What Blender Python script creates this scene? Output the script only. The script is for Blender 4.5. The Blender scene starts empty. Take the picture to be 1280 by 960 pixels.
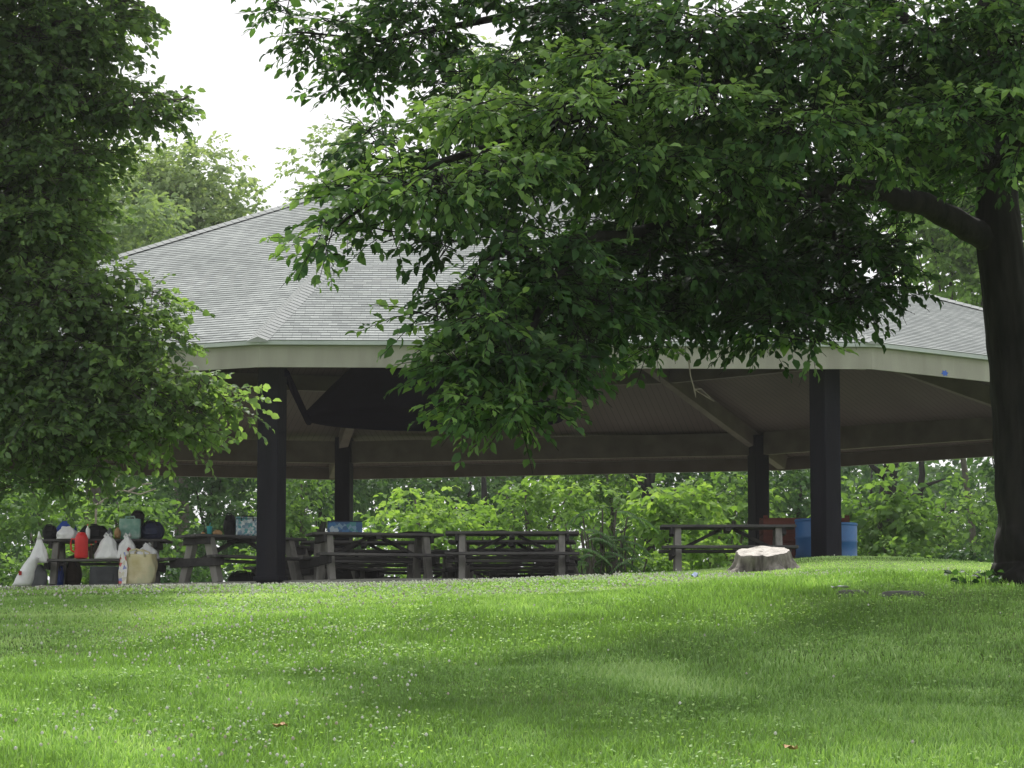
import bpy, math
import numpy as np
from mathutils import Vector, Matrix

rng = np.random.default_rng(7)
S = bpy.context.scene
COL = S.collection
PI = math.pi
F = 3711.0 / 1280.0                       # focal length in frame widths
TP = 394.0 / 3711.0                       # camera looks slightly uphill
PITCH = math.atan(TP)
CP, SP = math.cos(PITCH), math.sin(PITCH)

def ray(px, py):
    u = (px - 640) / 3711.0
    v = (480 - py) / 3711.0
    return np.array([u, CP - SP * v, SP + CP * v])
def at(px, py, Y):
    d = ray(px, py); t = Y / d[1]
    return d * t
def at_z(px, py, Z):
    d = ray(px, py); t = Z / d[2]
    return d * t

# ------------------------------------------------------------------ noise
def vnoise(x, y, seed=0):
    xi = np.floor(x).astype(np.int64); yi = np.floor(y).astype(np.int64)
    xf = x - xi; yf = y - yi
    def hsh(a, b):
        h = (a * 374761393 + b * 668265263 + seed * 974634777) & 0x7fffffff
        h = ((h ^ (h >> 13)) * 1274126177) & 0x7fffffff
        return ((h ^ (h >> 16)) & 0xffff) / 65535.0
    u = xf * xf * (3 - 2 * xf); v = yf * yf * (3 - 2 * yf)
    return (hsh(xi, yi) * (1 - u) + hsh(xi + 1, yi) * u) * (1 - v) + (hsh(xi, yi + 1) * (1 - u) + hsh(xi + 1, yi + 1) * u) * v

# ------------------------------------------------------------------ materials
def new_mat(name):
    m = bpy.data.materials.new(name); m.use_nodes = True
    nt = m.node_tree
    for n in list(nt.nodes): nt.nodes.remove(n)
    out = nt.nodes.new('ShaderNodeOutputMaterial')
    return m, nt, out
def N(nt, t, **kw):
    n = nt.nodes.new(t)
    for k, v in kw.items():
        if k.startswith('i_'):
            key = k[2:].replace('_', ' ')
            n.inputs[key].default_value = v
        else: setattr(n, k, v)
    return n
def L(nt, a, b): nt.links.new(a, b)
def ramp(nt, fac, stops):
    r = nt.nodes.new('ShaderNodeValToRGB')
    els = r.color_ramp.elements
    while len(els) < len(stops): els.new(0.5)
    for e, (p, c) in zip(els, stops):
        e.position = p; e.color = (c[0], c[1], c[2], 1)
    L(nt, fac, r.inputs[0])
    return r.outputs[0]

def noisy(name, c1, c2, scale=6, rough=0.8, bump=0.2, bscale=None, c3=None, spec=0.3, stretch=(1, 1, 1), coord='Object', metal=0):
    m, nt, out = new_mat(name)
    tc = N(nt, 'ShaderNodeTexCoord'); mp = N(nt, 'ShaderNodeMapping')
    mp.inputs['Scale'].default_value = stretch
    L(nt, tc.outputs[coord], mp.inputs[0])
    nz = N(nt, 'ShaderNodeTexNoise'); nz.inputs['Scale'].default_value = scale; nz.inputs['Detail'].default_value = 6
    L(nt, mp.outputs[0], nz.inputs['Vector'])
    st = [(0.3, c1), (0.7, c2)] if c3 is None else [(0.28, c1), (0.5, c2), (0.72, c3)]
    col = ramp(nt, nz.outputs[0], st)
    b = N(nt, 'ShaderNodeBsdfPrincipled')
    b.inputs['Roughness'].default_value = rough; b.inputs['Specular IOR Level'].default_value = spec
    b.inputs['Metallic'].default_value = metal
    L(nt, col, b.inputs['Base Color'])
    if bump:
        n2 = N(nt, 'ShaderNodeTexNoise'); n2.inputs['Scale'].default_value = bscale or scale * 4; n2.inputs['Detail'].default_value = 4
        L(nt, mp.outputs[0], n2.inputs['Vector'])
        bp = N(nt, 'ShaderNodeBump'); bp.inputs['Strength'].default_value = bump; bp.inputs['Distance'].default_value = 0.02
        L(nt, n2.outputs[0], bp.inputs['Height']); L(nt, bp.outputs[0], b.inputs['Normal'])
    L(nt, b.outputs[0], out.inputs[0])
    return m

def leaf_mat(name, dark, mid, light, trans=0.35, rough=0.45, tcol=None, spec=0.35):
    m, nt, out = new_mat(name)
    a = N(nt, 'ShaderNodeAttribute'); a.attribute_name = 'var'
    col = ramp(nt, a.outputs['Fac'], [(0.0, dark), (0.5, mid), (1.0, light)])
    geo = N(nt, 'ShaderNodeNewGeometry')
    # paler underside
    mx = N(nt, 'ShaderNodeMixRGB'); mx.blend_type = 'MIX'
    L(nt, geo.outputs['Backfacing'], mx.inputs[0])
    hs = N(nt, 'ShaderNodeHueSaturation'); hs.inputs['Saturation'].default_value = 0.8; hs.inputs['Value'].default_value = 1.15
    L(nt, col, hs.inputs['Color']); L(nt, col, mx.inputs[1]); L(nt, hs.outputs[0], mx.inputs[2])
    b = N(nt, 'ShaderNodeBsdfPrincipled'); b.inputs['Roughness'].default_value = rough
    b.inputs['Specular IOR Level'].default_value = spec
    L(nt, mx.outputs[0], b.inputs['Base Color'])
    t = N(nt, 'ShaderNodeBsdfTranslucent')
    g = N(nt, 'ShaderNodeMixRGB'); g.blend_type = 'MULTIPLY'; g.inputs[0].default_value = 1
    tc = tcol or (1.7, 1.75, 0.7)
    g.inputs[2].default_value = (tc[0], tc[1], tc[2], 1)
    L(nt, col, g.inputs[1]); L(nt, g.outputs[0], t.inputs[0])
    ms = N(nt, 'ShaderNodeMixShader'); ms.inputs[0].default_value = trans
    L(nt, b.outputs[0], ms.inputs[1]); L(nt, t.outputs[0], ms.inputs[2])
    L(nt, ms.outputs[0], out.inputs[0])
    return m

M = {}
M['leafR'] = leaf_mat('near leaves', (.022, .052, .022), (.066, .142, .050), (.235, .37, .125), .42, rough=.55, spec=.16)
M['leafL'] = leaf_mat('maple leaves', (.070, .122, .060), (.135, .215, .095), (.23, .335, .14), .48, rough=.6, spec=.15)
M['leafDark'] = leaf_mat('dark far leaves', (.030, .068, .030), (.055, .115, .048), (.10, .18, .07), .3, rough=.75, spec=.08)
M['leafMid'] = leaf_mat('mid far leaves', (.060, .120, .038), (.115, .205, .06), (.20, .32, .10), .38, rough=.75, spec=.08)
M['leafBright'] = leaf_mat('bright far leaves', (.09, .17, .04), (.17, .29, .07), (.27, .39, .12), .4, rough=.75, spec=.08)
M['leafHaze'] = leaf_mat('hazy far leaves', (.17, .25, .12), (.25, .34, .17), (.35, .43, .23), .3, rough=.75, spec=.08)  # distance haze painted in as paler leaf colours
M['leafSumac'] = leaf_mat('sumac leaves', (.04, .095, .035), (.07, .145, .055), (.11, .195, .085), .3, rough=.85, spec=.03)
M['grass'] = leaf_mat('grass blades', (.120, .225, .055), (.268, .468, .125), (.53, .70, .33), .35, rough=.55, tcol=(1.4, 1.4, .6), spec=.2)
M['barkDark'] = noisy('dark bark', (.009, .009, .009), (.028, .026, .024), 9, .95, .8, 14, stretch=(1, 1, .25))
M['barkGrey'] = noisy('grey bark', (.05, .045, .038), (.12, .11, .095), 9, .95, .6, 20, stretch=(1, 1, .3))
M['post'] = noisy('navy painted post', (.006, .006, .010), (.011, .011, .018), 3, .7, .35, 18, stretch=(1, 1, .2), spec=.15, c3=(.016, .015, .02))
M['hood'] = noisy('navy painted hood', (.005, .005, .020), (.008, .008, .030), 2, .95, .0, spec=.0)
M['fascia'] = noisy('cream painted fascia', (.29, .28, .245), (.38, .37, .325), 3.5, .6, .08, 30, stretch=(1, 1, .2))
M['drip'] = noisy('pale drip edge', (.42, .46, .46), (.50, .54, .54), 3, .4, 0)
M['beam'] = noisy('taupe painted beam', (.125, .105, .083), (.18, .155, .125), 2.5, .7, .1, 20)
M['beamIn'] = noisy('brown painted board', (.095, .076, .06), (.13, .106, .086), 2.5, .75, .1, 20)
M['concrete'] = noisy('concrete', (.22, .21, .20), (.33, .32, .30), 2.2, .9, .3, 40)
M['tableWood'] = noisy('weathered grey planks', (.06, .057, .058), (.14, .133, .13), 5, .85, .5, 30, stretch=(.15, 1, 1))
M['tableLeg'] = noisy('grey worn timber', (.10, .095, .09), (.24, .23, .21), 5, .9, .5, 22, c3=(.30, .29, .27), stretch=(1, 1, .3))
M['tableDark'] = noisy('dark timber', (.022, .021, .023), (.055, .052, .052), 5, .85, .4, 22)  # darker tone for cross beams, cleats and braces
M['plasticWhite'] = noisy('white carrier plastic', (.74, .74, .75), (.86, .86, .86), 7, .35, .7, 14, spec=.5)
M['black'] = noisy('black cloth', (.008, .008, .009), (.02, .02, .022), 8, .75, .4, 20)
M['navy'] = noisy('navy nylon', (.014, .018, .045), (.026, .032, .075), 8, .5, .5, 16)
M['blue'] = noisy('royal blue cloth', (.02, .05, .26), (.03, .08, .36), 8, .6, .5, 14)
M['red'] = noisy('red plastic', (.62, .02, .025), (.72, .035, .035), 6, .4, .25, 10, spec=.5)
M['darkred'] = noisy('dark red', (.30, .02, .02), (.45, .03, .03), 6, .4, .1)
M['teal'] = noisy('teal plastic', (.02, .28, .30), (.03, .36, .38), 6, .4, 0, spec=.5)
M['tote'] = noisy('green tote fabric', (.12, .27, .22), (.22, .38, .32), 9, .6, .3, 14, c3=(.36, .46, .42))
M['greyCloth'] = noisy('grey cloth', (.14, .15, .16), (.20, .21, .22), 5, .85, .3)
M['brownCloth'] = noisy('dark brown cloth', (.03, .022, .017), (.06, .045, .035), 6, .9, .3)
M['bread'] = noisy('tan bread', (.32, .18, .08), (.5, .32, .16), 14, .8, .2)
M['skin'] = noisy('skin', (.24, .13, .085), (.30, .17, .11), 12, .6, .05)
M['hair'] = noisy('black hair', (.006, .005, .005), (.014, .012, .011), 30, .55, .6, 60, stretch=(1, 1, .2))
M['drumBlue'] = noisy('blue drum plastic', (.025, .12, .32), (.04, .17, .42), 3, .4, .1, 10, spec=.5)
M['redWood'] = noisy('red brown boards', (.07, .022, .016), (.14, .045, .032), 5, .8, .3, 20, stretch=(.2, 1, 3))
M['woodCut'] = noisy('cut wood face', (.30, .275, .24), (.52, .48, .43), 9, .9, .5, 20, c3=(.64, .60, .54))
M['stumpBark'] = noisy('pale stump bark', (.06, .052, .046), (.19, .17, .15), 12, .95, 1, 22, c3=(.33, .30, .27), stretch=(1, 1, .35))
M['stone'] = noisy('lawn stone', (.09, .095, .08), (.17, .175, .15), 6, .95, .5)
M['paper'] = noisy('white paper', (.66, .67, .70), (.8, .8, .82), 6, .8, .1)
M['bluePaper'] = noisy('pale blue paper', (.30, .40, .70), (.55, .62, .8), 20, .8, .1)
M['peach'] = noisy('dry leaf', (.50, .28, .14), (.62, .40, .24), 30, .8, .1)
M['tape'] = noisy('blue tape', (.03, .10, .50), (.05, .14, .6), 6, .5, 0)
M['twigPale'] = noisy('dead pale twig', (.20, .17, .14), (.32, .28, .24), 12, .9, .2)

def wrapper_mat(name, bg, spots, scale):
    m, nt, out = new_mat(name)
    tc = N(nt, 'ShaderNodeTexCoord')
    nz = N(nt, 'ShaderNodeTexVoronoi'); nz.inputs['Scale'].default_value = scale
    L(nt, tc.outputs['Object'], nz.inputs['Vector'])
    sep = N(nt, 'ShaderNodeSeparateColor'); L(nt, nz.outputs['Color'], sep.inputs[0])
    r = nt.nodes.new('ShaderNodeValToRGB'); r.color_ramp.interpolation = 'CONSTANT'
    els = r.color_ramp.elements
    st = [(0, bg)] + spots
    while len(els) < len(st): els.new(.5)
    for e, (p, c) in zip(els, st): e.position = p; e.color = (*c, 1)
    L(nt, sep.outputs[0], r.inputs[0])
    b = N(nt, 'ShaderNodeBsdfPrincipled'); b.inputs['Roughness'].default_value = .5
    L(nt, r.outputs[0], b.inputs['Base Color'])
    bp = N(nt, 'ShaderNodeBump'); bp.inputs['Strength'].default_value = .5
    n2 = N(nt, 'ShaderNodeTexNoise'); n2.inputs['Scale'].default_value = 12
    L(nt, tc.outputs['Object'], n2.inputs['Vector']); L(nt, n2.outputs[0], bp.inputs['Height']); L(nt, bp.outputs[0], b.inputs['Normal'])
    L(nt, b.outputs[0], out.inputs[0])
    return m
M['shopper'] = noisy('yellow cream carrier', (.52, .45, .22), (.66, .60, .38), 3.5, .5, .7, 9, c3=(.50, .55, .34))
M['shopperPrint'] = wrapper_mat('printed gusset', (.78, .76, .74), [(.35, (.66, .62, .5)), (.6, (.62, .12, .12)), (.72, (.25, .28, .55)), (.82, (.8, .78, .6))], 16)
M['coolerPrint'] = wrapper_mat('patterned cooler', (.40, .46, .50), [(.3, (.16, .26, .34)), (.5, (.60, .64, .66)), (.75, (.10, .32, .34)), (.88, (.28, .36, .44))], 26)
M['boxPrint'] = wrapper_mat('blue print box', (.03, .09, .22), [(.35, (.04, .14, .33)), (.6, (.05, .20, .22)), (.8, (.16, .26, .38)), (.93, (.35, .42, .5))], 14)

# ceiling boards
def ceiling_mat():
    m, nt, out = new_mat('ceiling boards')
    uv = N(nt, 'ShaderNodeUVMap')
    sx = N(nt, 'ShaderNodeSeparateXYZ'); L(nt, uv.outputs[0], sx.inputs[0])
    w = N(nt, 'ShaderNodeMath', operation='MULTIPLY'); w.inputs[1].default_value = 1 / .14; L(nt, sx.outputs[0], w.inputs[0])
    fr = N(nt, 'ShaderNodeMath', operation='FRACT'); L(nt, w.outputs[0], fr.inputs[0])
    lt = N(nt, 'ShaderNodeMath', operation='GREATER_THAN'); lt.inputs[1].default_value = .1; L(nt, fr.outputs[0], lt.inputs[0])
    nz = N(nt, 'ShaderNodeTexNoise'); nz.inputs['Scale'].default_value = .7; L(nt, uv.outputs[0], nz.inputs['Vector'])
    c = ramp(nt, nz.outputs[0], [(.3, (.085, .067, .052)), (.7, (.115, .092, .074))])
    mx = N(nt, 'ShaderNodeMixRGB'); mx.inputs[1].default_value = (.05, .04, .033, 1)
    L(nt, lt.outputs[0], mx.inputs[0]); L(nt, c, mx.inputs[2])
    b = N(nt, 'ShaderNodeBsdfPrincipled'); b.inputs['Roughness'].default_value = .75
    L(nt, mx.outputs[0], b.inputs['Base Color']); L(nt, b.outputs[0], out.inputs[0])
    return m
M['ceiling'] = ceiling_mat()

def shingle_mat():
    m, nt, out = new_mat('grey shingles')
    uv = N(nt, 'ShaderNodeUVMap')
    br = N(nt, 'ShaderNodeTexBrick')
    br.inputs['Scale'].default_value = 1; br.inputs['Brick Width'].default_value = .15; br.inputs['Row Height'].default_value = .14
    br.inputs['Mortar Size'].default_value = .004; br.inputs['Mortar Smooth'].default_value = .2; br.inputs['Bias'].default_value = -.12
    br.inputs['Color1'].default_value = (.34, .362, .36, 1); br.inputs['Color2'].default_value = (.215, .232, .235, 1)
    br.inputs['Mortar'].default_value = (.17, .18, .185, 1); br.offset_frequency = 3; br.offset = .37; br.squash = 1.6; br.squash_frequency = 4
    L(nt, uv.outputs[0], br.inputs['Vector'])
    nz = N(nt, 'ShaderNodeTexNoise'); nz.inputs['Scale'].default_value = .45; nz.inputs['Detail'].default_value = 5
    L(nt, uv.outputs[0], nz.inputs['Vector'])
    tint = ramp(nt, nz.outputs[0], [(.3, (.80, .82, .80)), (.7, (1.08, 1.08, 1.06))])
    mx = N(nt, 'ShaderNodeMixRGB'); mx.blend_type = 'MULTIPLY'; mx.inputs[0].default_value = 1
    L(nt, br.outputs[0], mx.inputs[1]); L(nt, tint, mx.inputs[2])
    b = N(nt, 'ShaderNodeBsdfPrincipled'); b.inputs['Roughness'].default_value = .9; b.inputs['Specular IOR Level'].default_value = .2
    L(nt, mx.outputs[0], b.inputs['Base Color']); L(nt, b.outputs[0], out.inputs[0])
    return m
M['shingle'] = shingle_mat()
M['cap'] = noisy('ridge cap shingles', (.28, .295, .29), (.34, .355, .35), 5, .9, .2)

def ground_mat():
    m, nt, out = new_mat('lawn soil')
    tc = N(nt, 'ShaderNodeTexCoord')
    nz = N(nt, 'ShaderNodeTexNoise'); nz.inputs['Scale'].default_value = .55; nz.inputs['Detail'].default_value = 8
    L(nt, tc.outputs['Object'], nz.inputs['Vector'])
    n2 = N(nt, 'ShaderNodeTexNoise'); n2.inputs['Scale'].default_value = 9; n2.inputs['Detail'].default_value = 6
    L(nt, tc.outputs['Object'], n2.inputs['Vector'])
    c1 = ramp(nt, nz.outputs[0], [(.3, (.08, .14, .03)), (.55, (.16, .25, .07)), (.75, (.25, .29, .13))])
    c2 = ramp(nt, n2.outputs[0], [(.3, (.55, .6, .5)), (.7, (1.25, 1.2, 1.1))])
    mx = N(nt, 'ShaderNodeMixRGB'); mx.blend_type = 'MULTIPLY'; mx.inputs[0].default_value = 1
    L(nt, c1, mx.inputs[1]); L(nt, c2, mx.inputs[2])
    b = N(nt, 'ShaderNodeBsdfPrincipled'); b.inputs['Roughness'].default_value = .95; b.inputs['Specular IOR Level'].default_value = .1
    L(nt, mx.outputs[0], b.inputs['Base Color']); L(nt, b.outputs[0], out.inputs[0])
    return m
M['ground'] = ground_mat()

# ------------------------------------------------------------------ object helpers
def tag(o, label=None, cat=None, group=None, kind=None):
    if label: o['label'] = label
    if cat: o['category'] = cat
    if group: o['group'] = group
    if kind: o['kind'] = kind
    return o
def empty(name, loc, label=None, cat=None, group=None, rotz=0):
    o = bpy.data.objects.new(name, None); COL.objects.link(o)
    o.location = [float(c) for c in loc]; o.rotation_euler = (0, 0, rotz); o.empty_display_size = .1
    return tag(o, label, cat, group)
def copy_tree(o, parent=None):
    c = o.copy(); COL.objects.link(c)
    if parent is not None: c.parent = parent
    for ch in list(o.children): copy_tree(ch, c)
    return c

class MB:
    """collects vertices and faces of ONE mesh"""
    def __init__(s): s.v = []; s.f = []; s.uv = []
    def add(s, vs, fs):
        b = len(s.v); s.v += [tuple(map(float, p)) for p in vs]; s.f += [tuple(b + i for i in f) for f in fs]
        return s
    def box(s, c, size, rz=0, mat=None, bevel=0):
        hx, hy, hz = size[0] / 2, size[1] / 2, size[2] / 2
        if bevel:
            e = min(bevel, hx * .45, hy * .45, hz * .45)
            vs = []
            ring = [(-hx + e, -hy), (hx - e, -hy), (hx, -hy + e), (hx, hy - e), (hx - e, hy), (-hx + e, hy), (-hx, hy - e), (-hx, -hy + e)]
            def ins(p, k): return (p[0] - math.copysign(min(k, abs(p[0])), p[0]) , p[1] - math.copysign(min(k, abs(p[1])), p[1]))
            for z, k in ((-hz, e), (-hz + e, 0), (hz - e, 0), (hz, e)):
                for p in ring:
                    q = ins(p, k) if k else p
                    vs.append((q[0], q[1], z))
            fs = [tuple(range(7, -1, -1)), tuple(range(24, 32))]
            for k in range(3):
                for i in range(8): fs.append((k * 8 + i, k * 8 + (i + 1) % 8, (k + 1) * 8 + (i + 1) % 8, (k + 1) * 8 + i))
        else:
            vs = [(x, y, z) for z in (-hz, hz) for x, y in ((-hx, -hy), (hx, -hy), (hx, hy), (-hx, hy))]
            fs = [(3, 2, 1, 0), (4, 5, 6, 7), (0, 1, 5, 4), (1, 2, 6, 5), (2, 3, 7, 6), (3, 0, 4, 7)]
        m = Matrix.Translation(Vector([float(a) for a in c])) @ (mat if mat is not None else Matrix.Rotation(rz, 4, 'Z'))
        s.add([m @ Vector(p) for p in vs], fs); return s
    def beam(s, a, b, w, h, up=(0, 0, 1)):
        a = Vector([float(q) for q in a]); b = Vector([float(q) for q in b])
        x = (b - a); ln = x.length; x.normalize(); z = Vector(up); y = z.cross(x); y.normalize(); z = x.cross(y)
        m = Matrix((x, y, z)).transposed().to_4x4()
        return s.box((a + b) / 2, (ln, w, h), mat=m)
    def tube(s, pts, rad, n=8, cap=True):
        pts = [Vector([float(q) for q in p]) for p in pts]
        if not hasattr(rad, '__len__'): rad = [rad] * len(pts)
        vs = []; ref = Vector((0.31, .17, .93))
        for i, p in enumerate(pts):
            t = (pts[min(i + 1, len(pts) - 1)] - pts[max(i - 1, 0)]).normalized()
            if abs(t.dot(ref)) > .97: ref = Vector((1, .1, 0))
            a = t.cross(ref).normalized(); b = t.cross(a)
            for k in range(n):
                an = 2 * PI * k / n
                vs.append(p + (a * math.cos(an) + b * math.sin(an)) * rad[i])
        fs = []
        for i in range(len(pts) - 1):
            for k in range(n): fs.append((i * n + k, i * n + (k + 1) % n, (i + 1) * n + (k + 1) % n, (i + 1) * n + k))
        if cap: fs += [tuple(range(n - 1, -1, -1)), tuple(range((len(pts) - 1) * n, len(pts) * n))]
        return s.add(vs, fs)
    def lathe(s, prof, c=(0, 0, 0), n=24, wob=None):
        vs = []
        for r, z in prof:
            for k in range(n):
                a = 2 * PI * k / n
                rr = r * (wob(a, z) if wob else 1)
                vs.append((c[0] + rr * math.cos(a), c[1] + rr * math.sin(a), c[2] + z))
        fs = []
        for i in range(len(prof) - 1):
            for k in range(n): fs.append((i * n + k, i * n + (k + 1) % n, (i + 1) * n + (k + 1) % n, (i + 1) * n + k))
        if prof[0][0] > 0: fs.append(tuple(range(n - 1, -1, -1)))
        if prof[-1][0] > 0: fs.append(tuple(range((len(prof) - 1) * n, len(prof) * n)))
        return s.add(vs, fs)
    def build(s, name, mat, parent=None, smooth=False, loc=None):
        me = bpy.data.meshes.new(name)
        me.from_pydata(s.v, [], s.f)
        if s.uv:
            uvl = me.uv_layers.new(name='UVMap')
            flat = np.array(s.uv, dtype=np.float32).ravel(); uvl.data.foreach_set('uv', flat)
        me.materials.append(mat)
        if smooth:
            me.polygons.foreach_set('use_smooth', [True] * len(me.polygons))
        me.update()
        o = bpy.data.objects.new(name, me); COL.objects.link(o)
        if parent is not None: o.parent = parent
        if loc is not None: o.location = loc
        return o

def fast_mesh(name, co, faces, mat, var=None, parent=None, smooth=False):
    """co (n,3), faces (m,k) numpy"""
    me = bpy.data.meshes.new(name)
    n, m, k = len(co), len(faces), faces.shape[1]
    me.vertices.add(n); me.vertices.foreach_set('co', co.astype(np.float32).ravel())
    me.loops.add(m * k); me.loops.foreach_set('vertex_index', faces.astype(np.int32).ravel())
    me.polygons.add(m); me.polygons.foreach_set('loop_start', np.arange(0, m * k, k, dtype=np.int32))
    me.polygons.foreach_set('loop_total', np.full(m, k, dtype=np.int32))
    if smooth: me.polygons.foreach_set('use_smooth', np.ones(m, dtype=bool))
    if var is not None:
        at_ = me.attributes.new('var', 'FLOAT', 'POINT'); at_.data.foreach_set('value', var.astype(np.float32))
    me.materials.append(mat); me.update(calc_edges=True)
    o = bpy.data.objects.new(name, me); COL.objects.link(o)
    if parent is not None: o.parent = parent
    return o

# ------------------------------------------------------------------ terrain
def hgt(X, Y):
    X = np.asarray(X, float); Y = np.asarray(Y, float)
    s = np.clip((Y - 14) / 31, -2.2, 1.0)
    base = -.32 + 2.19 * (1.5 * s - .5 * s * s)
    k = np.clip((Y - 44.2) / 2.2, 0, 1); k = k * k * (3 - 2 * k)
    base = base * (1 - k) + 1.80 * k
    sx = np.where(X > 4.9, 3.2, 1.7); sy = np.where(Y > 44.2, 5.6, 2.6)
    m1 = .27 * np.exp(-((X - 4.9) / sx) ** 2 - ((Y - 44.2) / sy) ** 2)
    sx2 = np.where(X > 4.1, 6., 3.4)
    m2 = .28 * np.exp(-((X - 4.1) / sx2) ** 2 - ((Y - 25) / 3.6) ** 2)
    far = -np.clip((Y - 76) / 60, 0, 1.6) * 3.2
    und = (vnoise(X * .35 + 40, Y * .35 + 9, 3) - .5) * .07 + (vnoise(X * 1.3 + 4, Y * 1.3 + 9, 5) - .5) * .03
    und = und * np.clip((46 - Y) / 8, .12, 1)
    z = base + m1 + m2 + far + und
    # the lawn stays just under the slab edge on the left, and climbs towards the right
    q = np.interp(X / np.maximum(Y, 1) , [-.25, -.172, -.043, 0., .035, .06], [.0359, .0367, .0384, .0398, .0416, .06])
    cap = q * Y - .045
    zz = np.where((Y > 20) & (Y < 52), np.minimum(z, cap + .02 * np.tanh((z - cap) / .2)), z)
    z = np.where(Y < 52, zz, z)
    return np.maximum(z, -6)

def axis(segs):
    out = []
    for a, b, st in segs: out += list(np.arange(a, b, st))
    out.append(segs[-1][1]); return np.array(out)
xs = axis([(-400, -60, 20), (-60, -16, 2), (-16, 16, .25), (16, 60, 2), (60, 400, 20)])
ys = axis([(-60, 4, 4), (4, 50, .25), (50, 90, 1.5), (90, 600, 15)])
gx, gy = np.meshgrid(xs, ys)
gz = hgt(gx, gy)
co = np.stack([gx.ravel(), gy.ravel(), gz.ravel()], 1)
nx, ny = len(xs), len(ys)
idx = np.arange(nx * ny).reshape(ny, nx)
fc = np.stack([idx[:-1, :-1].ravel(), idx[:-1, 1:].ravel(), idx[1:, 1:].ravel(), idx[1:, :-1].ravel()], 1)
g = fast_mesh('ground', co, fc, M['ground'], smooth=True); tag(g, kind='structure')

# ------------------------------------------------------------------ pavilion geometry
SLAB = 1.86
FLb = at(324, 458.75, 46.0); ZB = FLb[2]; ZT = at(324, 424.5, 46.0)[2]
corn_px = [(324, 458.75), (1090, 461.4), (1608, 517), (1400, 560), (985, 588), (415, 600), (-60, 589), (-322, 496)]
corners = [at_z(px, py, ZB) for px, py in corn_px]      # FL FR R1 R2 BR BL L2 L1 (counter-clockwise from above)
apex = at(528, 207, 57.5)
cen = at(543, 525, 57.5); CX, CY = apex[0], apex[1]

pav = empty('picnic_pavilion', (CX, CY, SLAB), 'large open picnic pavilion with grey shingled roof, cream fascia and navy posts', 'pavilion')
pl = np.array([CX, CY, SLAB])
def loc(p): return np.array([p[0], p[1], p[2]]) - pl
nC = len(corners)
def ctop(i, out=0.0, z=ZT):
    p = corners[i % nC]; d = np.array([p[0] - CX, p[1] - CY]); d /= np.linalg.norm(d)
    return np.array([p[0] + d[0] * out, p[1] + d[1] * out, z])

# roof with real shingle courses
rb = MB(); EX = .142
for i in range(nC):
    a = ctop(i, .10, ZT - .02); b = ctop(i + 1, .10, ZT - .02); c = apex
    e = (b - a); el = np.linalg.norm(e[:2]); eu = e / np.linalg.norm(e)
    foot = a + eu * np.dot(c - a, eu); hl = np.linalg.norm(c - foot); vu = (c - foot) / hl
    nrm = np.cross(eu, vu); nrm /= np.linalg.norm(nrm)
    if nrm[2] < 0: nrm = -nrm
    nk = int(hl / EX); off = rng.uniform(0, 3)
    for k in range(nk):
        t0, t1 = k / nk, (k + 1) / nk
        p0 = a + (c - a) * t0; p1 = b + (c - b) * t0; q0 = a + (c - a) * t1; q1 = b + (c - b) * t1
        lift = nrm * .009
        vs = [p0 + lift, p1 + lift, q1, q0, p0, p1]
        base_ = len(rb.v)
        rb.add([loc(v) for v in vs], [(0, 1, 2, 3), (4, 5, 1, 0)])
        def U(p, vv): return (off + float(np.dot(p - a, eu)), vv)
        vv0 = k * .14 + .003; vv1 = (k + 1) * .14 - .003
        rb.uv += [U(p0, vv0), U(p1, vv0), U(q1, vv1), U(q0, vv1)]
        rb.uv += [U(p0, vv0), U(p1, vv0), U(p1, vv0), U(p0, vv0)]
roof = rb.build('roof', M['shingle'], pav)

# hip caps
cb = MB()
for i in range(nC):
    a = ctop(i, .10, ZT + .005); c = apex + np.array([0, 0, .02])
    ln = np.linalg.norm(c - a); d = (c - a) / ln
    side = np.cross(d, [0, 0, 1]); side /= np.linalg.norm(side)
    nk = int(ln / .15)
    def edge_dir(j):
        e = ctop(j, .1, ZT) - ctop(i, .1, ZT); return e / np.linalg.norm(e)
    for k in range(nk):
        s0 = a + d * (k * .15 - .02); s1 = a + d * (k * .15 + .15)
        dn = np.array([0, 0, -.05])
        vs = [s0 + side * .17 + dn + [0, 0, .022], s0 + [0, 0, .040], s0 - side * .17 + dn + [0, 0, .022],
              s1 + side * .17 + dn + [0, 0, .012], s1 + [0, 0, .03], s1 - side * .17 + dn + [0, 0, .012],
              s0 + side * .17 + dn, s0 - side * .17 + dn]
        cb.add([loc(v) for v in vs], [(0, 1, 4, 3), (1, 2, 5, 4), (0, 6, 7, 2, 1)])
cb.build('ridge_cap', M['cap'], roof)

# drip edge, fascia, ceiling
def ring_strip(mb, outs, z0, z1, thick, seg=None):
    for i in range(nC):
        a0, a1 = ctop(i, outs, z0), ctop(i + 1, outs, z0)
        b0, b1 = ctop(i, outs - thick, z0), ctop(i + 1, outs - thick, z0)
        up = np.array([0, 0, z1 - z0])
        vs = [a0, a1, b1, b0, a0 + up, a1 + up, b1 + up, b0 + up]
        mb.add([loc(v) for v in vs], [(3, 2, 1, 0), (4, 5, 6, 7), (0, 1, 5, 4), (2, 3, 7, 6)])
d = MB(); ring_strip(d, .095, ZT - .085, ZT - .023, .09); d.build('drip_edge', M['drip'], roof)
d = MB(); ring_strip(d, .0, ZB, ZT - .088, .045); fas = d.build('fascia', M['fascia'], pav)
d = MB(); ring_strip(d, -.05, ZB + .004, ZT - .15, .03); d.build('fascia_backing', M['beamIn'], pav)
tp = at(1185.5, 471.5, 1)   # blue tape on the right hand fascia board
p0 = corners[1]; p1 = corners[2]
e = (p1 - p0); eu = e / np.linalg.norm(e); outn = np.array([eu[1], -eu[0], 0])
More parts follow.
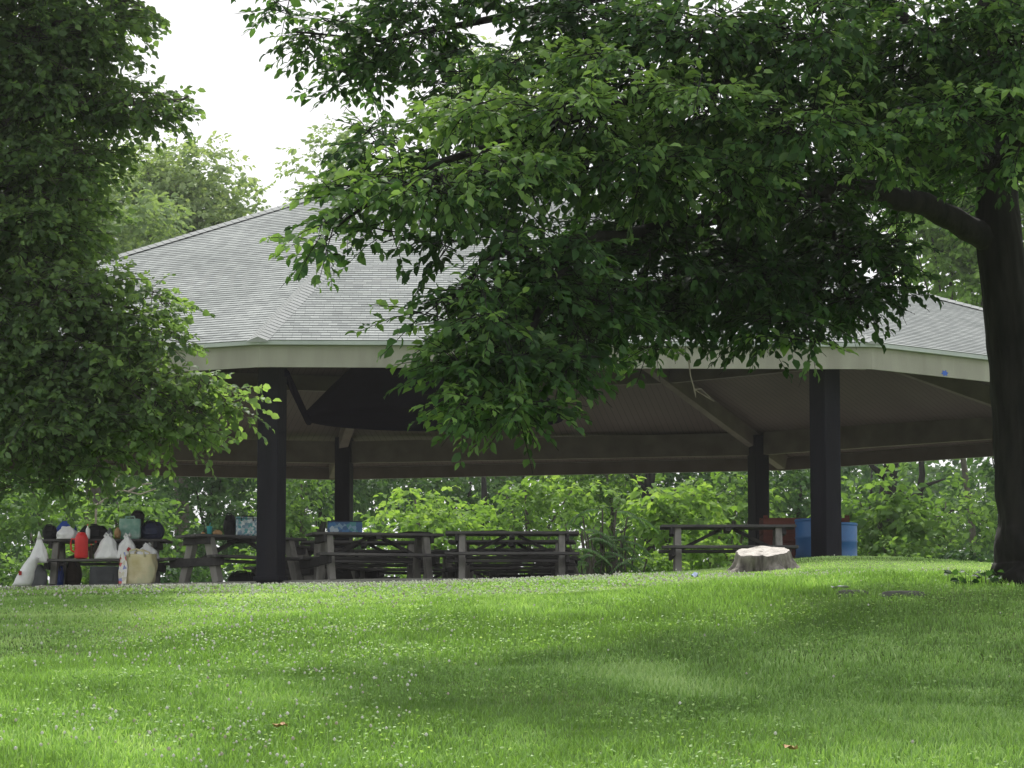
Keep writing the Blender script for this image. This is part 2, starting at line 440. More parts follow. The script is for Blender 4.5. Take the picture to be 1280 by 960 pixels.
best = min(np.linspace(0, 1, 400), key=lambda t: abs((p0 + e * t)[0] / ((p0 + e * t)[1]) * 3711 * 1.0 / CP + 640 - 1187))
tpt = p0 + e * best + np.array([0, 0, .06]) + outn * .006
tm = MB()
star = []
for k in range(12):
    r = .075 if k % 2 == 0 else .04; a_ = k * PI / 6 + .2
    star.append(tpt + eu * r * math.cos(a_) * 1.3 + np.array([0, 0, r * math.sin(a_) * .8]))
tm.add([loc(p) for p in star], [tuple(range(12))]); tm.build('tape_mark', M['tape'], fas)

SL = (apex[2] - ZT)
cbm = MB()
for i in range(nC):
    a = ctop(i, -.06, ZT - .14); b = ctop(i + 1, -.06, ZT - .14); c = apex - np.array([0, 0, .30])
    cbm.add([loc(a), loc(b), loc(c)], [(0, 1, 2)])
    e = b - a; eu2 = e / np.linalg.norm(e); foot = a + eu2 * np.dot(c - a, eu2); hl = np.linalg.norm(c - foot)
    def U2(p): return (float(np.dot(p - a, eu2)), float(np.linalg.norm(p - (a + eu2 * np.dot(p - a, eu2)))))
    cbm.uv += [U2(a), U2(b), U2(c)]
cbm.build('ceiling', M['ceiling'], pav)

# posts
post_px = {0: (339.5, 46.9), 1: (1032, 47.2), 4: (948, 66.0), 5: (430, 68.3)}
posts = []
for i in range(nC):
    if i in post_px:
        q = at(post_px[i][0], 600, post_px[i][1]); posts.append(np.array([q[0], q[1]]))
    else:
        p = corners[i]; posts.append(np.array([p[0] + (CX - p[0]) * .085, p[1] + (CY - p[1]) * .085]))
def ceil_z(x, y, i):
    """height of the underside above a point on the line corner i -> apex"""
    p = corners[i]; t = np.linalg.norm([x - p[0], y - p[1]]) / np.linalg.norm([CX - p[0], CY - p[1]])
    return ZT - .14 + (apex[2] - .30 - ZT + .14) * t
rots = {0: -.33, 1: .68, 4: .45, 5: -.2}
for i, q in enumerate(posts):
    dx, dy = q[0] - CX, q[1] - CY
    rz = rots.get(i, math.atan2(dx, -dy))
    top = ceil_z(q[0], q[1], i) - .02
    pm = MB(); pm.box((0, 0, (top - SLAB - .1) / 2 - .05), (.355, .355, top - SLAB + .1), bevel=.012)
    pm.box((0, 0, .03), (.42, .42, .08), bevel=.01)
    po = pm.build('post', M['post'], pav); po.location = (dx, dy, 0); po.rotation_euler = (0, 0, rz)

# ring beam at posts, mid purlins, hip rafters
rbm = MB()
for i in range(nC):
    a, b = posts[i], posts[(i + 1) % nC]
    dd = (b - a) / np.linalg.norm(b - a)
    za = 5.66
    rbm.beam(loc((*(a + dd * .2), za)), loc((*(b - dd * .2), za)), .14, .5)
rbm.build('ring_beam', M['beam'], pav)
for i in range(nC):
    p = corners[i]
    def along(t, dz): 
        x = p[0] + (CX - p[0]) * t; y = p[1] + (CY - p[1]) * t
        return np.array([x, y, ceil_z(x, y, i) + dz])
    r_ = MB()
    r_.beam(loc(along(.015, -.15)), loc(along(.86, -.22)), .20, .42)
    r_.build('hip_rafter', M['beam'], pav)
for tt, hh in ((.36, .34), (.62, .3)):
    pm = MB()
    for i in range(nC):
        j = (i + 1) % nC
        A = np.array([corners[i][0] + (CX - corners[i][0]) * tt, corners[i][1] + (CY - corners[i][1]) * tt])
        B = np.array([corners[j][0] + (CX - corners[j][0]) * tt, corners[j][1] + (CY - corners[j][1]) * tt])
        z = ceil_z(A[0], A[1], i) - hh / 2 - .02
        dd = (B - A) / np.linalg.norm(B - A)
        pm.beam(loc((*(A + dd * .12), z)), loc((*(B - dd * .12), z)), .14, hh)
    pm.build('purlin', M['beam'], pav)
# smoke hood
hm = MB(); hz = cen[2] - SLAB
hx, hy = cen[0] - CX, cen[1] - CY
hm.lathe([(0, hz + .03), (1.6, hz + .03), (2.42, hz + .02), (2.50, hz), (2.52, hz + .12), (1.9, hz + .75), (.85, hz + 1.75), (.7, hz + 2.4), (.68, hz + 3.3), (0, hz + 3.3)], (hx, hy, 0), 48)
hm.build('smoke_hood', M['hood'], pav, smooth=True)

m = MB(); a_ = at(357, 466, 46.9); b_ = at(386, 528, 57.0)
m.tube([loc(a_), loc(b_)], .06, 8); m.build('tie_bar', M['hood'], pav)
# slab
sm = MB()
front = [at(-330, 0, 56.0), at(-60, 0, 50.0), at(0, 0, 48.9), at(480, 0, 46.0), at(700, 0, 45.6), at(1120, 0, 45.9), at(1500, 0, 50.5)]
fr2 = [(p[0], p[1]) for p in front]
fr2 = [(-14.6, 52.0), (-9.0, 49.7), (-8.55, 49.35), (-2.0, 46.05), (.8, 45.85), (6.0, 46.2), (12.6, 51.5), (13.4, 62.0), (7.2, 68.3), (-4.8, 71.2), (-14.5, 68.0), (-17, 60)]
top = [(x, y, SLAB) for x, y in fr2]; bot = [(x, y, SLAB - .18) for x, y in fr2]; n_ = len(fr2)
sm.add(top + bot, [tuple(range(n_))] + [(i + n_, (i + 1) % n_ + n_, (i + 1) % n_, i) for i in range(n_)])
so = sm.build('pavement', M['concrete']); tag(so, kind='structure')

# ------------------------------------------------------------------ picnic tables
def make_table(label, Lh=2.13, H=.80):
    t = empty('picnic_table', (0, 0, 0), label, 'picnic table', 'picnic tables under the pavilion')
    m = MB()
    for k in range(5): m.box((rng.uniform(-.008, .008), (k - 2) * .148, H - .022), (Lh + rng.uniform(-.015, .015), .138, .044), bevel=.006)
    m.build('tabletop', M['tableWood'], t)
    for s in (-1, 1):
        m = MB()
        for k in range(2): m.box((0, s * (.62 + k * .135), .45 - .022), (Lh, .126, .044), bevel=.006)
        m.build('bench', M['tableWood'], t)
    for sx in (-1, 1):
        x = sx * (Lh / 2 - .27)
        for s in (-1, 1):
            m = MB(); m.beam((x, s * .22, H - .05), (x, s * .50, 0.01), .10, .17, up=(0, 1, .3))
            m.build('leg', M['tableLeg'], t)
        m = MB(); m.box((x + sx * .085, 0, .45 - .095), (.06, 1.5, .14), bevel=.006); m.build('cross_beam', M['tableDark'], t)
        m = MB(); m.box((x + sx * .085, 0, H - .10), (.06, .72, .11), bevel=.006); m.build('cleat', M['tableDark'], t)
        m = MB(); m.beam((x, 0, .40), (sx * .10, 0, H - .055), .05, .10, up=(0, 1, 0)); m.build('brace', M['tableDark'], t)
    m = MB(); m.box((0, 0, H - .075), (.09, .70, .06)); m.build('cleat', M['tableDark'], t)
    return t
def place(t, px, Y, rz, z=SLAB):
    p = at(px, 650, Y); t.location = (p[0], p[1], z); t.rotation_euler = (0, 0, rz); return t
R = math.radians
T = {}
proto = make_table('grey picnic table loaded with shopping bags and luggage, leftmost on the slab')
T['a'] = place(proto, 133, 49.9, R(-1.5))
tabs = [('b', 302, 48.9, 40, 'angled grey picnic table with teal cup and patterned cooler, partly behind the front left post'),
        ('c', 468, 48.0, 15, 'grey picnic table carrying the blue printed box, in the middle of the row'),
        ('d', 640, 47.6, 0, 'empty grey picnic table right of the one with the blue box, square to the lawn'),
        ('e', 909, 47.15, -1, 'grey picnic table standing alone behind the tree stump'),
        ('f', 395, 52.6, 60, 'dark picnic table in the second row, seen beside the front left post'),
        ('g', 505, 53.5, 8, 'dark picnic table in the second row behind the table with the blue box'),
        ('h', 640, 53.0, -6, 'dark picnic table in the second row behind the empty front table'),
        ('j', 455, 50.4, 4, 'dark picnic table close behind the table with the blue box'),
        ('k', 640, 50.2, -3, 'dark picnic table close behind the empty front table'),
        ('m', 680, 55.5, 70, 'dark picnic table seen end on behind the right end of the row'),
        ('n', 420, 56.0, -10, 'dark picnic table at the foot of the back left post'),
        ('i', 575, 59.0, 20, 'dark picnic table farthest back under the pavilion, behind two rows of others')]
for k, px, Y, a, lab in tabs:
    c = copy_tree(proto); c['label'] = lab; T[k] = place(c, px, Y, R(a))
T['e'].location.z = SLAB + .08

# ------------------------------------------------------------------ belongings
def blob(w, d, h, seed, top=.35, n=22, m=12, wr=.10, sq=2.6, cone=False):
    """bag body: squarish base, pinched top, wrinkled; returns MB in local coords (base at z 0)"""
    b = MB(); vs = []; r = np.random.default_rng(seed); ph = r.uniform(0, 6, 6)
    for j in range(m + 1):
        t = j / m
        prof = (1 - (.04 if sq >= 5 else .25) * (1 - t) ** 3) * (1 if t < .45 else (1 - (1 - top) * ((t - .45) / .55) ** 1.6))
        if j == 0: prof *= .88
        if cone: prof = 1.0 - (1 - top) * t ** 1.9 + .06 * math.sin(9 * t + seed)
        for i in range(n):
            a = 2 * PI * i / n
            ca, sa = math.cos(a), math.sin(a)
            rr = (abs(ca) ** sq + abs(sa) ** sq) ** (-1 / sq)
            wv = 1 + wr * (math.sin(3 * a + ph[0] + 4 * t) * .5 + math.sin(7 * a + ph[1] - 5 * t) * .35 + math.sin(11 * a + 9 * t + ph[2]) * .25)
            vs.append((w / 2 * rr * ca * prof * wv, d / 2 * rr * sa * prof * wv, h * t + .02 * h * math.sin(5 * a + ph[3]) * t))
    fs = [(j * n + i, j * n + (i + 1) % n, (j + 1) * n + (i + 1) % n, (j + 1) * n + i) for j in range(m) for i in range(n)]
    fs += [tuple(range(n - 1, -1, -1)), tuple(range(m * n, (m + 1) * n))]
    b.add(vs, fs); return b
def item(name, px, py_base, Y, label, cat, group=None, rz=0, z=None):
    p = at(px, py_base, Y); 
    return empty(name, (p[0], p[1], p[2] if z is None else z), label, cat, group, rz)
TT = SLAB + .80 + .001; BT = SLAB + .45 + .001
# white carrier bags
def carrier(px, Y, z, w, h, d, seed, label, ears=True, rz=0, top=.3, red=False):
    t = item('plastic_bag', px, 690, Y, label, 'plastic bag', 'white plastic carrier bags at the leftmost table', rz, z)
    body = blob(w * 1.12, d, h * (.86 if ears else 1), seed, top=top * .8, wr=.17, cone=True, sq=3, n=30).build('bag_body', M['plasticWhite'], t, smooth=True)
    if ears:
        for s in (-1, 1):
            e = MB(); hh = h * .80
            e.tube([(s * w * .05, 0, hh), (s * w * .16, .01, hh + h * .10), (s * w * .10, 0, hh + h * .20), (0, 0, hh + h * .12), (-s * w * .01, 0, hh)], [.03, .028, .018, .018, .02], 7)
            e.build('handle', M['plasticWhite'], t, smooth=True)
    if red:
        e = MB(); e.box((.04, -d * .505, h * .36), (.055, .01, .06), mat=Matrix.Rotation(.5, 4, 'Y')); e.build('print', M['darkred'], t)
    return t
yb = 49.9 - .70; mp = 3711 / yb
carrier(135, yb, BT, .36, .43, .26, 1, 'largest white plastic bag on the front bench of the leftmost table')
carrier(159, yb - .02, BT, .30, .42, .24, 2, 'white plastic bag with a red print, right of the largest bag on the bench', red=True)
carrier(184, yb, BT, .34, .26, .24, 3, 'small slumped white plastic bag on the bench end above the yellow shopping bag')
carrier(83.5, 49.62, TT, .32, .21, .26, 4, 'rumpled white plastic bag lying on the leftmost tabletop, above the red jug', ears=False, top=.55)
# tall bag hanging at the bench end and the long one leaning below it
t = carrier(49, 49.1, SLAB + .38, .26, .42, .12, 5, 'narrow white bag hanging by its handles from the left end of the leftmost table', top=.08, ears=False)
e = MB(); e.tube([(0, 0, .40), (-.01, 0, .52), (-.015, .03, .50)], [.045, .012, .01], 7); e.build('handle', M['plasticWhite'], t, smooth=True)
t = item('plastic_bag', 34, 730, 48.95, 'long drooping pale plastic bag leaning from the ground against the bench end', 'plastic bag', 'white plastic carrier bags at the leftmost table', 0, SLAB)
b = MB(); vs = []
for j in range(11):
    q = j / 10
    for i in range(14):
        a = 2 * PI * i / 14
        vs.append((-.10 + .20 * q + (.16 - .07 * q) * math.cos(a) * (1 + .12 * math.sin(5 * a + 7 * q)), .10 * math.sin(a), .0 + .46 * q))
b.add(vs, [(j * 14 + i, j * 14 + (i + 1) % 14, (j + 1) * 14 + (i + 1) % 14, (j + 1) * 14 + i) for j in range(10) for i in range(14)] + [tuple(range(13, -1, -1)), tuple(range(140, 154))])
b.build('bag_body', M['plasticWhite'], t, smooth=True)
e = MB(); e.box((-.10, -.11, .20), (.05, .012, .07), rz=.1); e.build('print', M['darkred'], t)
t = item('rubbish_sack', 48, 730, 49.35, 'slumped dark grey sack on the ground under the left end of the leftmost table', 'sack', None, 0, SLAB)
blob(.30, .3, .36, 31, top=.4).build('sack_body', M['greyCloth'], t, smooth=True)
# big shopper
t = item('shopping_bag', 174, 731, 48.75, 'big crumpled yellow cream shopping bag standing on the slab', 'shopping bag', None, R(-14), SLAB)
b = blob(.60, .26, .50, 8, top=.90, n=44, m=16, wr=.10, sq=4); b.build('bag_body', M['shopper'], t, smooth=True)
b = MB(); b.add([(-.30, -.14, .02), (-.17, -.15, .02), (-.15, -.148, .30), (-.20, -.145, .56), (-.27, -.13, .50), (-.32, -.12, .22)], [(0, 1, 2, 3, 4, 5)])
b.add([(-.312, -.14, .02), (-.325, -.12, .25), (-.29, -.12, .50), (-.28, .08, .50), (-.32, .10, .02)], [(0, 1, 2, 3, 4)])
b.build('printed_side', M['shopperPrint'], t)
for yy in (-.13, .12):
    e = MB(); e.tube([(-.14, yy, .46), (-.12, yy * 1.05, .56), (.0, yy * 1.1, .585), (.12, yy * 1.05, .54), (.14, yy, .46)], .014, 6); e.build('handle', M['shopper'], t, smooth=True)
# red jug
t = item('drink_jug', 101.5, 698, yb - .03, 'tall red insulated drink jug on the front bench', 'jug', None, R(8), BT)
b = MB(); b.lathe([(.055, 0), (.105, .012), (.112, .04), (.108, .30), (.112, .33), (.10, .36), (.085, .385), (.085, .40), (0, .40)], n=20, wob=lambda a, z: 1 + .10 * abs(math.sin(2 * a))); b.build('jug_body', M['red'], t, smooth=True)
b = MB(); b.lathe([(.07, .40), (.072, .405), (.07, .43), (.03, .44), (0, .44)], n=16); b.build('lid', M['red'], t, smooth=True)
e = MB(); e.tube([(-.10, 0, .32), (-.16, 0, .33), (-.175, 0, .26), (-.165, 0, .14), (-.10, 0, .10)], .016, 8); e.build('handle', M['red'], t, smooth=True)
# bottle
def bottle(px, Y, z, h, r, mat, capmat, label, cat='bottle', group=None):
    t = item('bottle', px, 690, Y, label, cat, group, 0, z)
    b = MB(); b.lathe([(r * .9, 0), (r, .01), (r, h * .62), (r * .85, h * .70), (r * .42, h * .82), (r * .40, h * .9), (0, h * .9)], n=14); b.build('bottle_body', mat, t, smooth=True)
    b = MB(); b.lathe([(r * .46, h * .9), (r * .48, h * .91), (r * .48, h), (0, h)], n=12); b.build('cap', capmat, t, smooth=True)
    return t
bottle(109.5, 49.5, TT, .24, .037, M['plasticWhite'], M['red'], 'white bottle with red cap on the leftmost tabletop behind the red jug')
bottle(114, yb, BT, .25, .035, M['brownCloth'], M['red'], 'dark bottle with red cap on the bench just right of the red jug')
bottle(119.5, yb + .04, BT, .30, .036, M['brownCloth'], M['darkred'], 'taller dark bottle between the red jug and the largest white bag')
bottle(137, 49.85, TT, .20, .05, M['greyCloth'], M['greyCloth'], 'grey see-through bottle on the leftmost tabletop left of the green tote')
# black backpack left
def softbag(name, px, Y, z, w, d, h, mat, seed, label, cat, rz=0, straps=1, top=.6, sq=2.4):
    t = item(name, px, 690, Y, label, cat, None, rz, z)
    blob(w, d, h, seed, top=top, wr=.05, sq=sq).build('bag_body', mat, t, smooth=True)
    for k in range(straps):
        e = MB(); yy = -d * .5 + .02 + k * .03
        e.tube([(-w * .28, yy, h * .75), (-w * .16, yy * 1.1, h * 1.04), (w * .12, yy * 1.1, h * 1.05), (w * .24, yy, h * .78)], .013, 6)
        e.build('strap', M['black'], t, smooth=True)
    e = MB(); e.box((0, -d * .50, h * .45), (w * .5, .03, h * .4), bevel=.012); e.build('pocket', mat, t)
    return t
softbag('backpack', 62, 49.9, TT, .26, .22, .24, M['black'], 11, 'slumped black backpack on the left end of the leftmost table', 'backpack')
softbag('jacket_bundle', 83, 50.15, TT, .38, .22, .33, M['blue'], 12, 'royal blue jacket bundled behind the white bag on the leftmost tabletop', 'jacket', straps=0, top=.4)
softbag('duffel_bag', 117, 50.05, TT, .50, .26, .25, M['black'], 13, 'low black duffel bag behind the bottle on the leftmost table', 'duffel bag', sq=3)
softbag('duffel_bag', 190, 49.75, TT, .42, .30, .29, M['navy'], 14, 'rounded navy duffel bag at the right end of the leftmost table', 'duffel bag', sq=3)
softbag('backpack', 74, 49.9, SLAB, .18, .25, .36, M['blue'], 15, 'royal blue backpack on the ground under the leftmost table', 'backpack')
softbag('duffel_bag', 92, 50.0, SLAB, .30, .3, .44, M['brownCloth'], 16, 'dark brown upright duffel bag on the ground under the leftmost table', 'duffel bag')
softbag('blanket_bundle', 133, 50.0, SLAB + .02, .56, .3, .34, M['greyCloth'], 17, 'grey folded blanket bundle stowed beneath the leftmost table', 'blanket', straps=0, top=.9, sq=6)
# green tote
t = item('tote_bag', 162.5, 670, 49.6, 'pale green reusable tote bag on the leftmost table in front of the seated person', 'tote bag', None, R(4), TT)
blob(.36, .20, .33, 21, top=.97, n=32, wr=.015, sq=8).build('bag_body', M['tote'], t, smooth=False)
for yy in (-.09, .09):
    e = MB(); e.tube([(-.08, yy, .32), (-.07, yy, .37), (.07, yy, .375), (.08, yy, .32)], .010, 6); e.build('handle', M['tote'], t)
# loaf
def loaf(px, Y, z, w, h, seed, label):
    o = blob(w, h * 1.6, h, seed, top=.3, n=16, m=8, wr=.04).build('bread_loaf', M['bread'], smooth=True)
    p = at(px, 660, Y); o.location = (p[0], p[1], z); tag(o, label, 'bread')
loaf(147, 49.4, TT, .11, .18, 41, 'tan wrapped loaf on the leftmost table just left of the green tote')
# table b things
p = T['b'].location
def on_b(px, Y): return at(px, 660, Y)
t = item('cup', 262, 660, 48.55, 'teal tumbler on the angled table left of the front post', 'cup', None, 0, TT)
b = MB(); b.lathe([(.032, 0), (.036, .01), (.048, .145), (.048, .15), (0, .148)], n=16); b.build('cup_body', M['teal'], t, smooth=True)
b = MB(); b.tube([(0, 0, .14), (.012, 0, .21)], .006, 6); b.build('straw', M['teal'], t)
loaf(272, 48.5, TT, .17, .09, 42, 'tan loaf lying on the angled table beside the teal tumbler')
loaf(254, 48.55, TT, .08, .06, 43, 'small brown roll on the angled table left of the teal tumbler')
softbag('backpack', 287, 48.95, TT, .22, .22, .36, M['black'], 18, 'upright black backpack on the angled table beside the patterned cooler', 'backpack')
t = item('cooler_bag', 309, 660, 48.7, 'grey and teal patterned cooler bag on the angled table behind the post', 'cooler bag', None, R(5), TT)
b = MB(); b.box((0, 0, .14), (.37, .24, .28), bevel=.02); b.build('cooler_body', M['coolerPrint'], t)
b = MB(); b.box((0, 0, .297), (.38, .25, .03), bevel=.01); b.build('lid', M['coolerPrint'], t)
e = MB(); e.tube([(-.1, -.13, .24), (-.09, -.15, .32), (.09, -.15, .32), (.1, -.13, .24)], .01, 6); e.build('handle', M['black'], t)
softbag('duffel_bag', 304, 49.9, SLAB, .52, .34, .26, M['black'], 19, 'black duffel bag on the slab under the angled table', 'duffel bag', sq=3)
# blue box on table c
t = item('cardboard_box', 431, 660, 47.75, 'long blue and green printed box on the middle picnic table', 'box', None, R(6), TT)
b = MB(); b.box((0, 0, .085), (.55, .3, .17), bevel=.008); b.build('box_body', M['boxPrint'], t)
b = MB(); b.box((0, 0, .178), (.565, .315, .015), bevel=.004); b.build('lid', M['navy'], t)
# dark cloths lying on second row
for px, Y, lab in ((520, 48.05, 'flat black cloth spread near the right end of the table with the blue box'), (618, 47.7, 'flat black cloth on the empty front table')):
    p = at(px, 660, Y)
    m = MB(); vs = []; n1, n2 = 14, 6
    r = np.random.default_rng(int(px))
    for j in range(n2 + 1):
        for i in range(n1 + 1):
            x = (i / n1 - .5) * .55; y = (j / n2 - .5) * .34
            ed = 1 - max(abs(i / n1 - .5) * 2, abs(j / n2 - .5) * 2) ** 3
            vs.append((x, y, .004 + ed * (.02 + .025 * float(vnoise(np.array(x * 14.), np.array(y * 14.), int(px))))))
    m.add(vs, [(j * (n1 + 1) + i, j * (n1 + 1) + i + 1, (j + 1) * (n1 + 1) + i + 1, (j + 1) * (n1 + 1) + i) for j in range(n2) for i in range(n1)])
    o = m.build('cloth', M['black'], smooth=True); o.location = (p[0], p[1], TT); tag(o, lab, 'cloth')

# ------------------------------------------------------------------ drums and bin
def drum(px, Y, label, top_py):
    p = at(px, top_py, Y)
    t = empty('barrel', (p[0], p[1], p[2] - .90), label, 'barrel', 'blue barrels by the front right post')
    b = MB(); b.lathe([(.26, 0), (.285, .02), (.29, .06), (.285, .28), (.297, .30), (.285, .32), (.285, .58), (.297, .60), (.285, .62), (.288, .84), (.275, .87), (.265, .88), (.25, .875), (0, .875)], n=32)
    b.build('barrel_body', M['drumBlue'], t, smooth=True)
    b = MB(); b.lathe([(.292, .855), (.297, .86), (.297, .885), (.285, .90), (.262, .90), (.26, .878)], n=32); b.build('rim', M['drumBlue'], t, smooth=True)
    return t
drum(1016, 48.1, 'blue plastic barrel showing at the left of the front right post', 649)
drum(1049, 47.95, 'blue plastic barrel showing at the right of the front right post', 654)
p0 = at(1005, 646, 49.2)
t = empty('wooden_bin', (p0[0], p0[1], SLAB), 'red brown slatted wooden bin behind the blue barrels', 'bin')
b = MB()
hb = p0[2] - SLAB
for k in range(8):
    zz = .08 + k * (hb - .1) / 8 + .05
    for yy in (-.40, .40): b.box((0, yy, zz), (1.42, .025, (hb - .1) / 8 - .015))
    for xx in (-.70, .70): b.box((xx, 0, zz), (.025, .77, (hb - .1) / 8 - .015))
b.build('slat_wall', M['redWood'], t)
for xx in (-.67, .67):
    for yy in (-.37, .37):
        b = MB(); b.box((xx, yy, hb / 2), (.07, .07, hb)); b.build('corner_post', M['redWood'], t)

# ------------------------------------------------------------------ seated person (back to the table)
def skin_obj(name, verts, edges, radii, mat, parent, root=0, sub=2):
    me = bpy.data.meshes.new(name); me.from_pydata(verts, edges, []); me.update()
    o = bpy.data.objects.new(name, me); COL.objects.link(o); o.parent = parent
    me.materials.append(mat)
    s = o.modifiers.new('skin', 'SKIN'); s.use_smooth_shade = True
    for i, r in enumerate(radii):
        me.skin_vertices[0].data[i].radius = (r, r) if not hasattr(r, '__len__') else r
    me.skin_vertices[0].data[root].use_root = True
    u = o.modifiers.new('sub', 'SUBSURF'); u.levels = sub; u.render_levels = sub
    return o
pp = at(172, 640, 50.62)
per = empty('person', (pp[0], pp[1], SLAB), 'person with black hair and dark top sitting behind the green tote, back turned', 'person', None, R(8))
# local: +y is facing (away from camera), seat height .45
SV = [(0, 0, .52), (0, .01, .72), (0, .0, .90), (0, -.01, 1.0), (0, .0, 1.08), (0, .02, 1.17), (0, .03, 1.25),
      (.10, .02, .53), (.15, .40, .52), (.15, .44, .10), (.15, .56, .04), (-.10, .02, .53), (-.15, .40, .52), (-.15, .44, .10), (-.15, .56, .04),
      (.17, -.01, .97), (.23, .06, .72), (.16, .26, .60), (-.17, -.01, .97), (-.23, .06, .72), (-.16, .26, .60)]
SE = [(0, 1), (1, 2), (2, 3), (3, 4), (4, 5), (5, 6), (0, 7), (7, 8), (8, 9), (9, 10), (0, 11), (11, 12), (12, 13), (13, 14), (3, 15), (15, 16), (16, 17), (3, 18), (18, 19), (19, 20)]
SR = [.13, .12, .14, .10, .05, .085, .07, .09, .065, .045, .04, .09, .065, .045, .04, .06, .045, .032, .06, .045, .032]
skin_obj('body', SV, SE, SR, M['skin'], per)
tv = SV[:4] + [(0, 0, 1.04)] + SV[15:21]
skin_obj('top', tv, [(0, 1), (1, 2), (2, 3), (3, 4), (3, 5), (5, 6), (6, 7), (3, 8), (8, 9), (9, 10)], [.15, .14, .165, .12, .065, .078, .06, .046, .078, .06, .046], M['black'], per)
lv = [SV[0], SV[7], SV[8], SV[9], SV[11], SV[12], SV[13]]
skin_obj('trousers', lv, [(0, 1), (1, 2), (2, 3), (0, 4), (4, 5), (5, 6)], [.155, .11, .085, .06, .11, .085, .06], M['brownCloth'], per)
for s in (-1, 1):
    b = MB(); b.box((s * .15, .52, .045), (.09, .26, .085), bevel=.03); b.build('shoe', M['black'], per)
    h = MB()
    for k, ln in enumerate((.065, .075, .07, .055)):
        x = s * (.16 - .033 + k * .018); h.tube([(x, .30, .60), (x, .30 + ln * .6, .605), (x, .30 + ln, .585)], [.010, .009, .007], 6)
    h.tube([(s * .12, .27, .61), (s * .10, .30, .62), (s * .10, .33, .61)], [.012, .010, .008], 6)
    h.box((s * .155, .285, .60), (.075, .08, .028), bevel=.01); h.build('hand', M['skin'], per, smooth=True)
hb_ = MB()
def hairw(a, z): return 1 + .06 * math.sin(5 * a + z * 30) + .04 * math.sin(9 * a)
hb_.lathe([(.06, 1.03), (.095, 1.08), (.112, 1.16), (.118, 1.22), (.108, 1.28), (.075, 1.325), (.03, 1.345), (0, 1.347)], (0, .0, 0), 24, hairw)
hb_.build('hair', M['hair'], per, smooth=True)
f = MB(); f.add([(-.012, .105, 1.20), (.012, .105, 1.20), (0, .135, 1.185), (0, .11, 1.225)], [(0, 1, 2), (0, 2, 3), (1, 3, 2)]); f.build('nose', M['skin'], per)
f = MB()
for s in (-1, 1): f.lathe([(0, -.008), (.011, 0), (0, .008)], (s * .032, .112, 1.22), 8)
f.build('eyes', M['paper'], per)
f = MB(); f.box((0, .108, 1.155), (.045, .01, .010), bevel=.003); f.build('mouth', M['darkred'], per)

# ------------------------------------------------------------------ stump
sp = at(953, 712, 42.0)
gz0 = float(hgt(sp[0], sp[1]))
t = empty('tree_stump', (sp[0], sp[1], gz0 - .06), 'pale weathered tree stump with flared roots and a flat cut top', 'tree stump')
def sw(a, z):
    k = max(0, 1 - z / .40)
    lob = .15 * math.cos(2 * a + .9) + .12 * math.cos(5 * a + .4) + .07 * math.cos(8 * a + 2) + .05 * math.cos(13 * a + 3 * z) + .03 * math.cos(23 * a + 9 * z)
    cut = -.42 * math.exp(-((((a - 4.62) + PI) % (2 * PI) - PI) / .17) ** 2)
    return 1 + lob * (.28 + 1.5 * k * k) + cut * (1 - .3 * k) + .015 * math.sin(31 * a + z * 40)
b = MB(); prof = [(.60, -.1), (.53, .0), (.46, .07), (.42, .14), (.40, .22), (.395, .30), (.39, .36), (.38, .375)]
n = 96
b.lathe(prof, n=n, wob=sw); b.f = b.f[:-2]
for i, v in enumerate(b.v):
    x, y, z = v; b.v[i] = (x, y, z * (1 + .30 * (y / .4) + .08 * x / .4) + .012 * math.sin(17 * x + 5 * y) if z > .1 else z)
b.build('bark', M['stumpBark'], t, smooth=True); t.scale = (.92, .95, .86)
b2 = MB(); ring = [b.v[(len(prof) - 1) * n + i] for i in range(n)]
vs = [(x, y, z - .003) for x, y, z in ring]; rings = 5
allv = list(vs)
cxm = (0, 0, .375)
for k in range(1, rings + 1):
    q = 1 - k / rings * .98
    for x, y, z in vs: allv.append((x * q, y * q, z * q + cxm[2] * (1 - q) + .012 * math.sin(9 * x + 3) * math.cos(7 * y + k) ))
b2.add(allv, [(k * n + i, k * n + (i + 1) % n, (k + 1) * n + (i + 1) % n, (k + 1) * n + i) for k in range(rings) for i in range(n)] + [tuple(rings * n + i for i in range(n))])
b2.build('cut_face', M['woodCut'], t)

# litter and stones
def scrap(name, px, py, Y, w, h, mat, label, cat, fold=.03, seed=1):
    p = at(px, py, Y); z = float(hgt(p[0], p[1])) + .045
    r = np.random.default_rng(seed); m = MB(); n = 5; vs = []
    for j in range(n):
        for i in range(n):
            vs.append(((i / 4 - .5) * w + r.uniform(-.1, .1) * w, (j / 4 - .5) * h + r.uniform(-.1, .1) * h, r.uniform(0, fold)))
    m.add(vs, [(j * n + i, j * n + i + 1, (j + 1) * n + i + 1, (j + 1) * n + i) for j in range(n - 1) for i in range(n - 1)])
    o = m.build(name, mat, smooth=True); o.location = (p[0], p[1], z); tag(o, label, cat); return o
def ground_Y(px, py):
    Ys = np.linspace(13, 47, 3000); d_ = ray(px, py)
    zz = d_[2] / d_[1] * Ys; xx = d_[0] / d_[1] * Ys
    hit = np.where(hgt(xx, Ys) >= zz)[0]
    return float(Ys[hit[0]]) if len(hit) else 40.
scrap('dry_leaf', 350, 921, ground_Y(350, 921), .07, .05, M['peach'], 'peach coloured dry leaf on the lawn at lower left', 'leaf', seed=3)
scrap('dry_leaf', 987, 950, ground_Y(987, 950), .07, .05, M['peach'], 'peach coloured dry leaf on the lawn at the bottom edge right of centre', 'leaf', seed=4)
scrap('paper_scrap', 868, 727, ground_Y(868, 727), .08, .06, M['bluePaper'], 'pale blue paper scrap on the lawn left of the stump', 'litter', .07, 5)
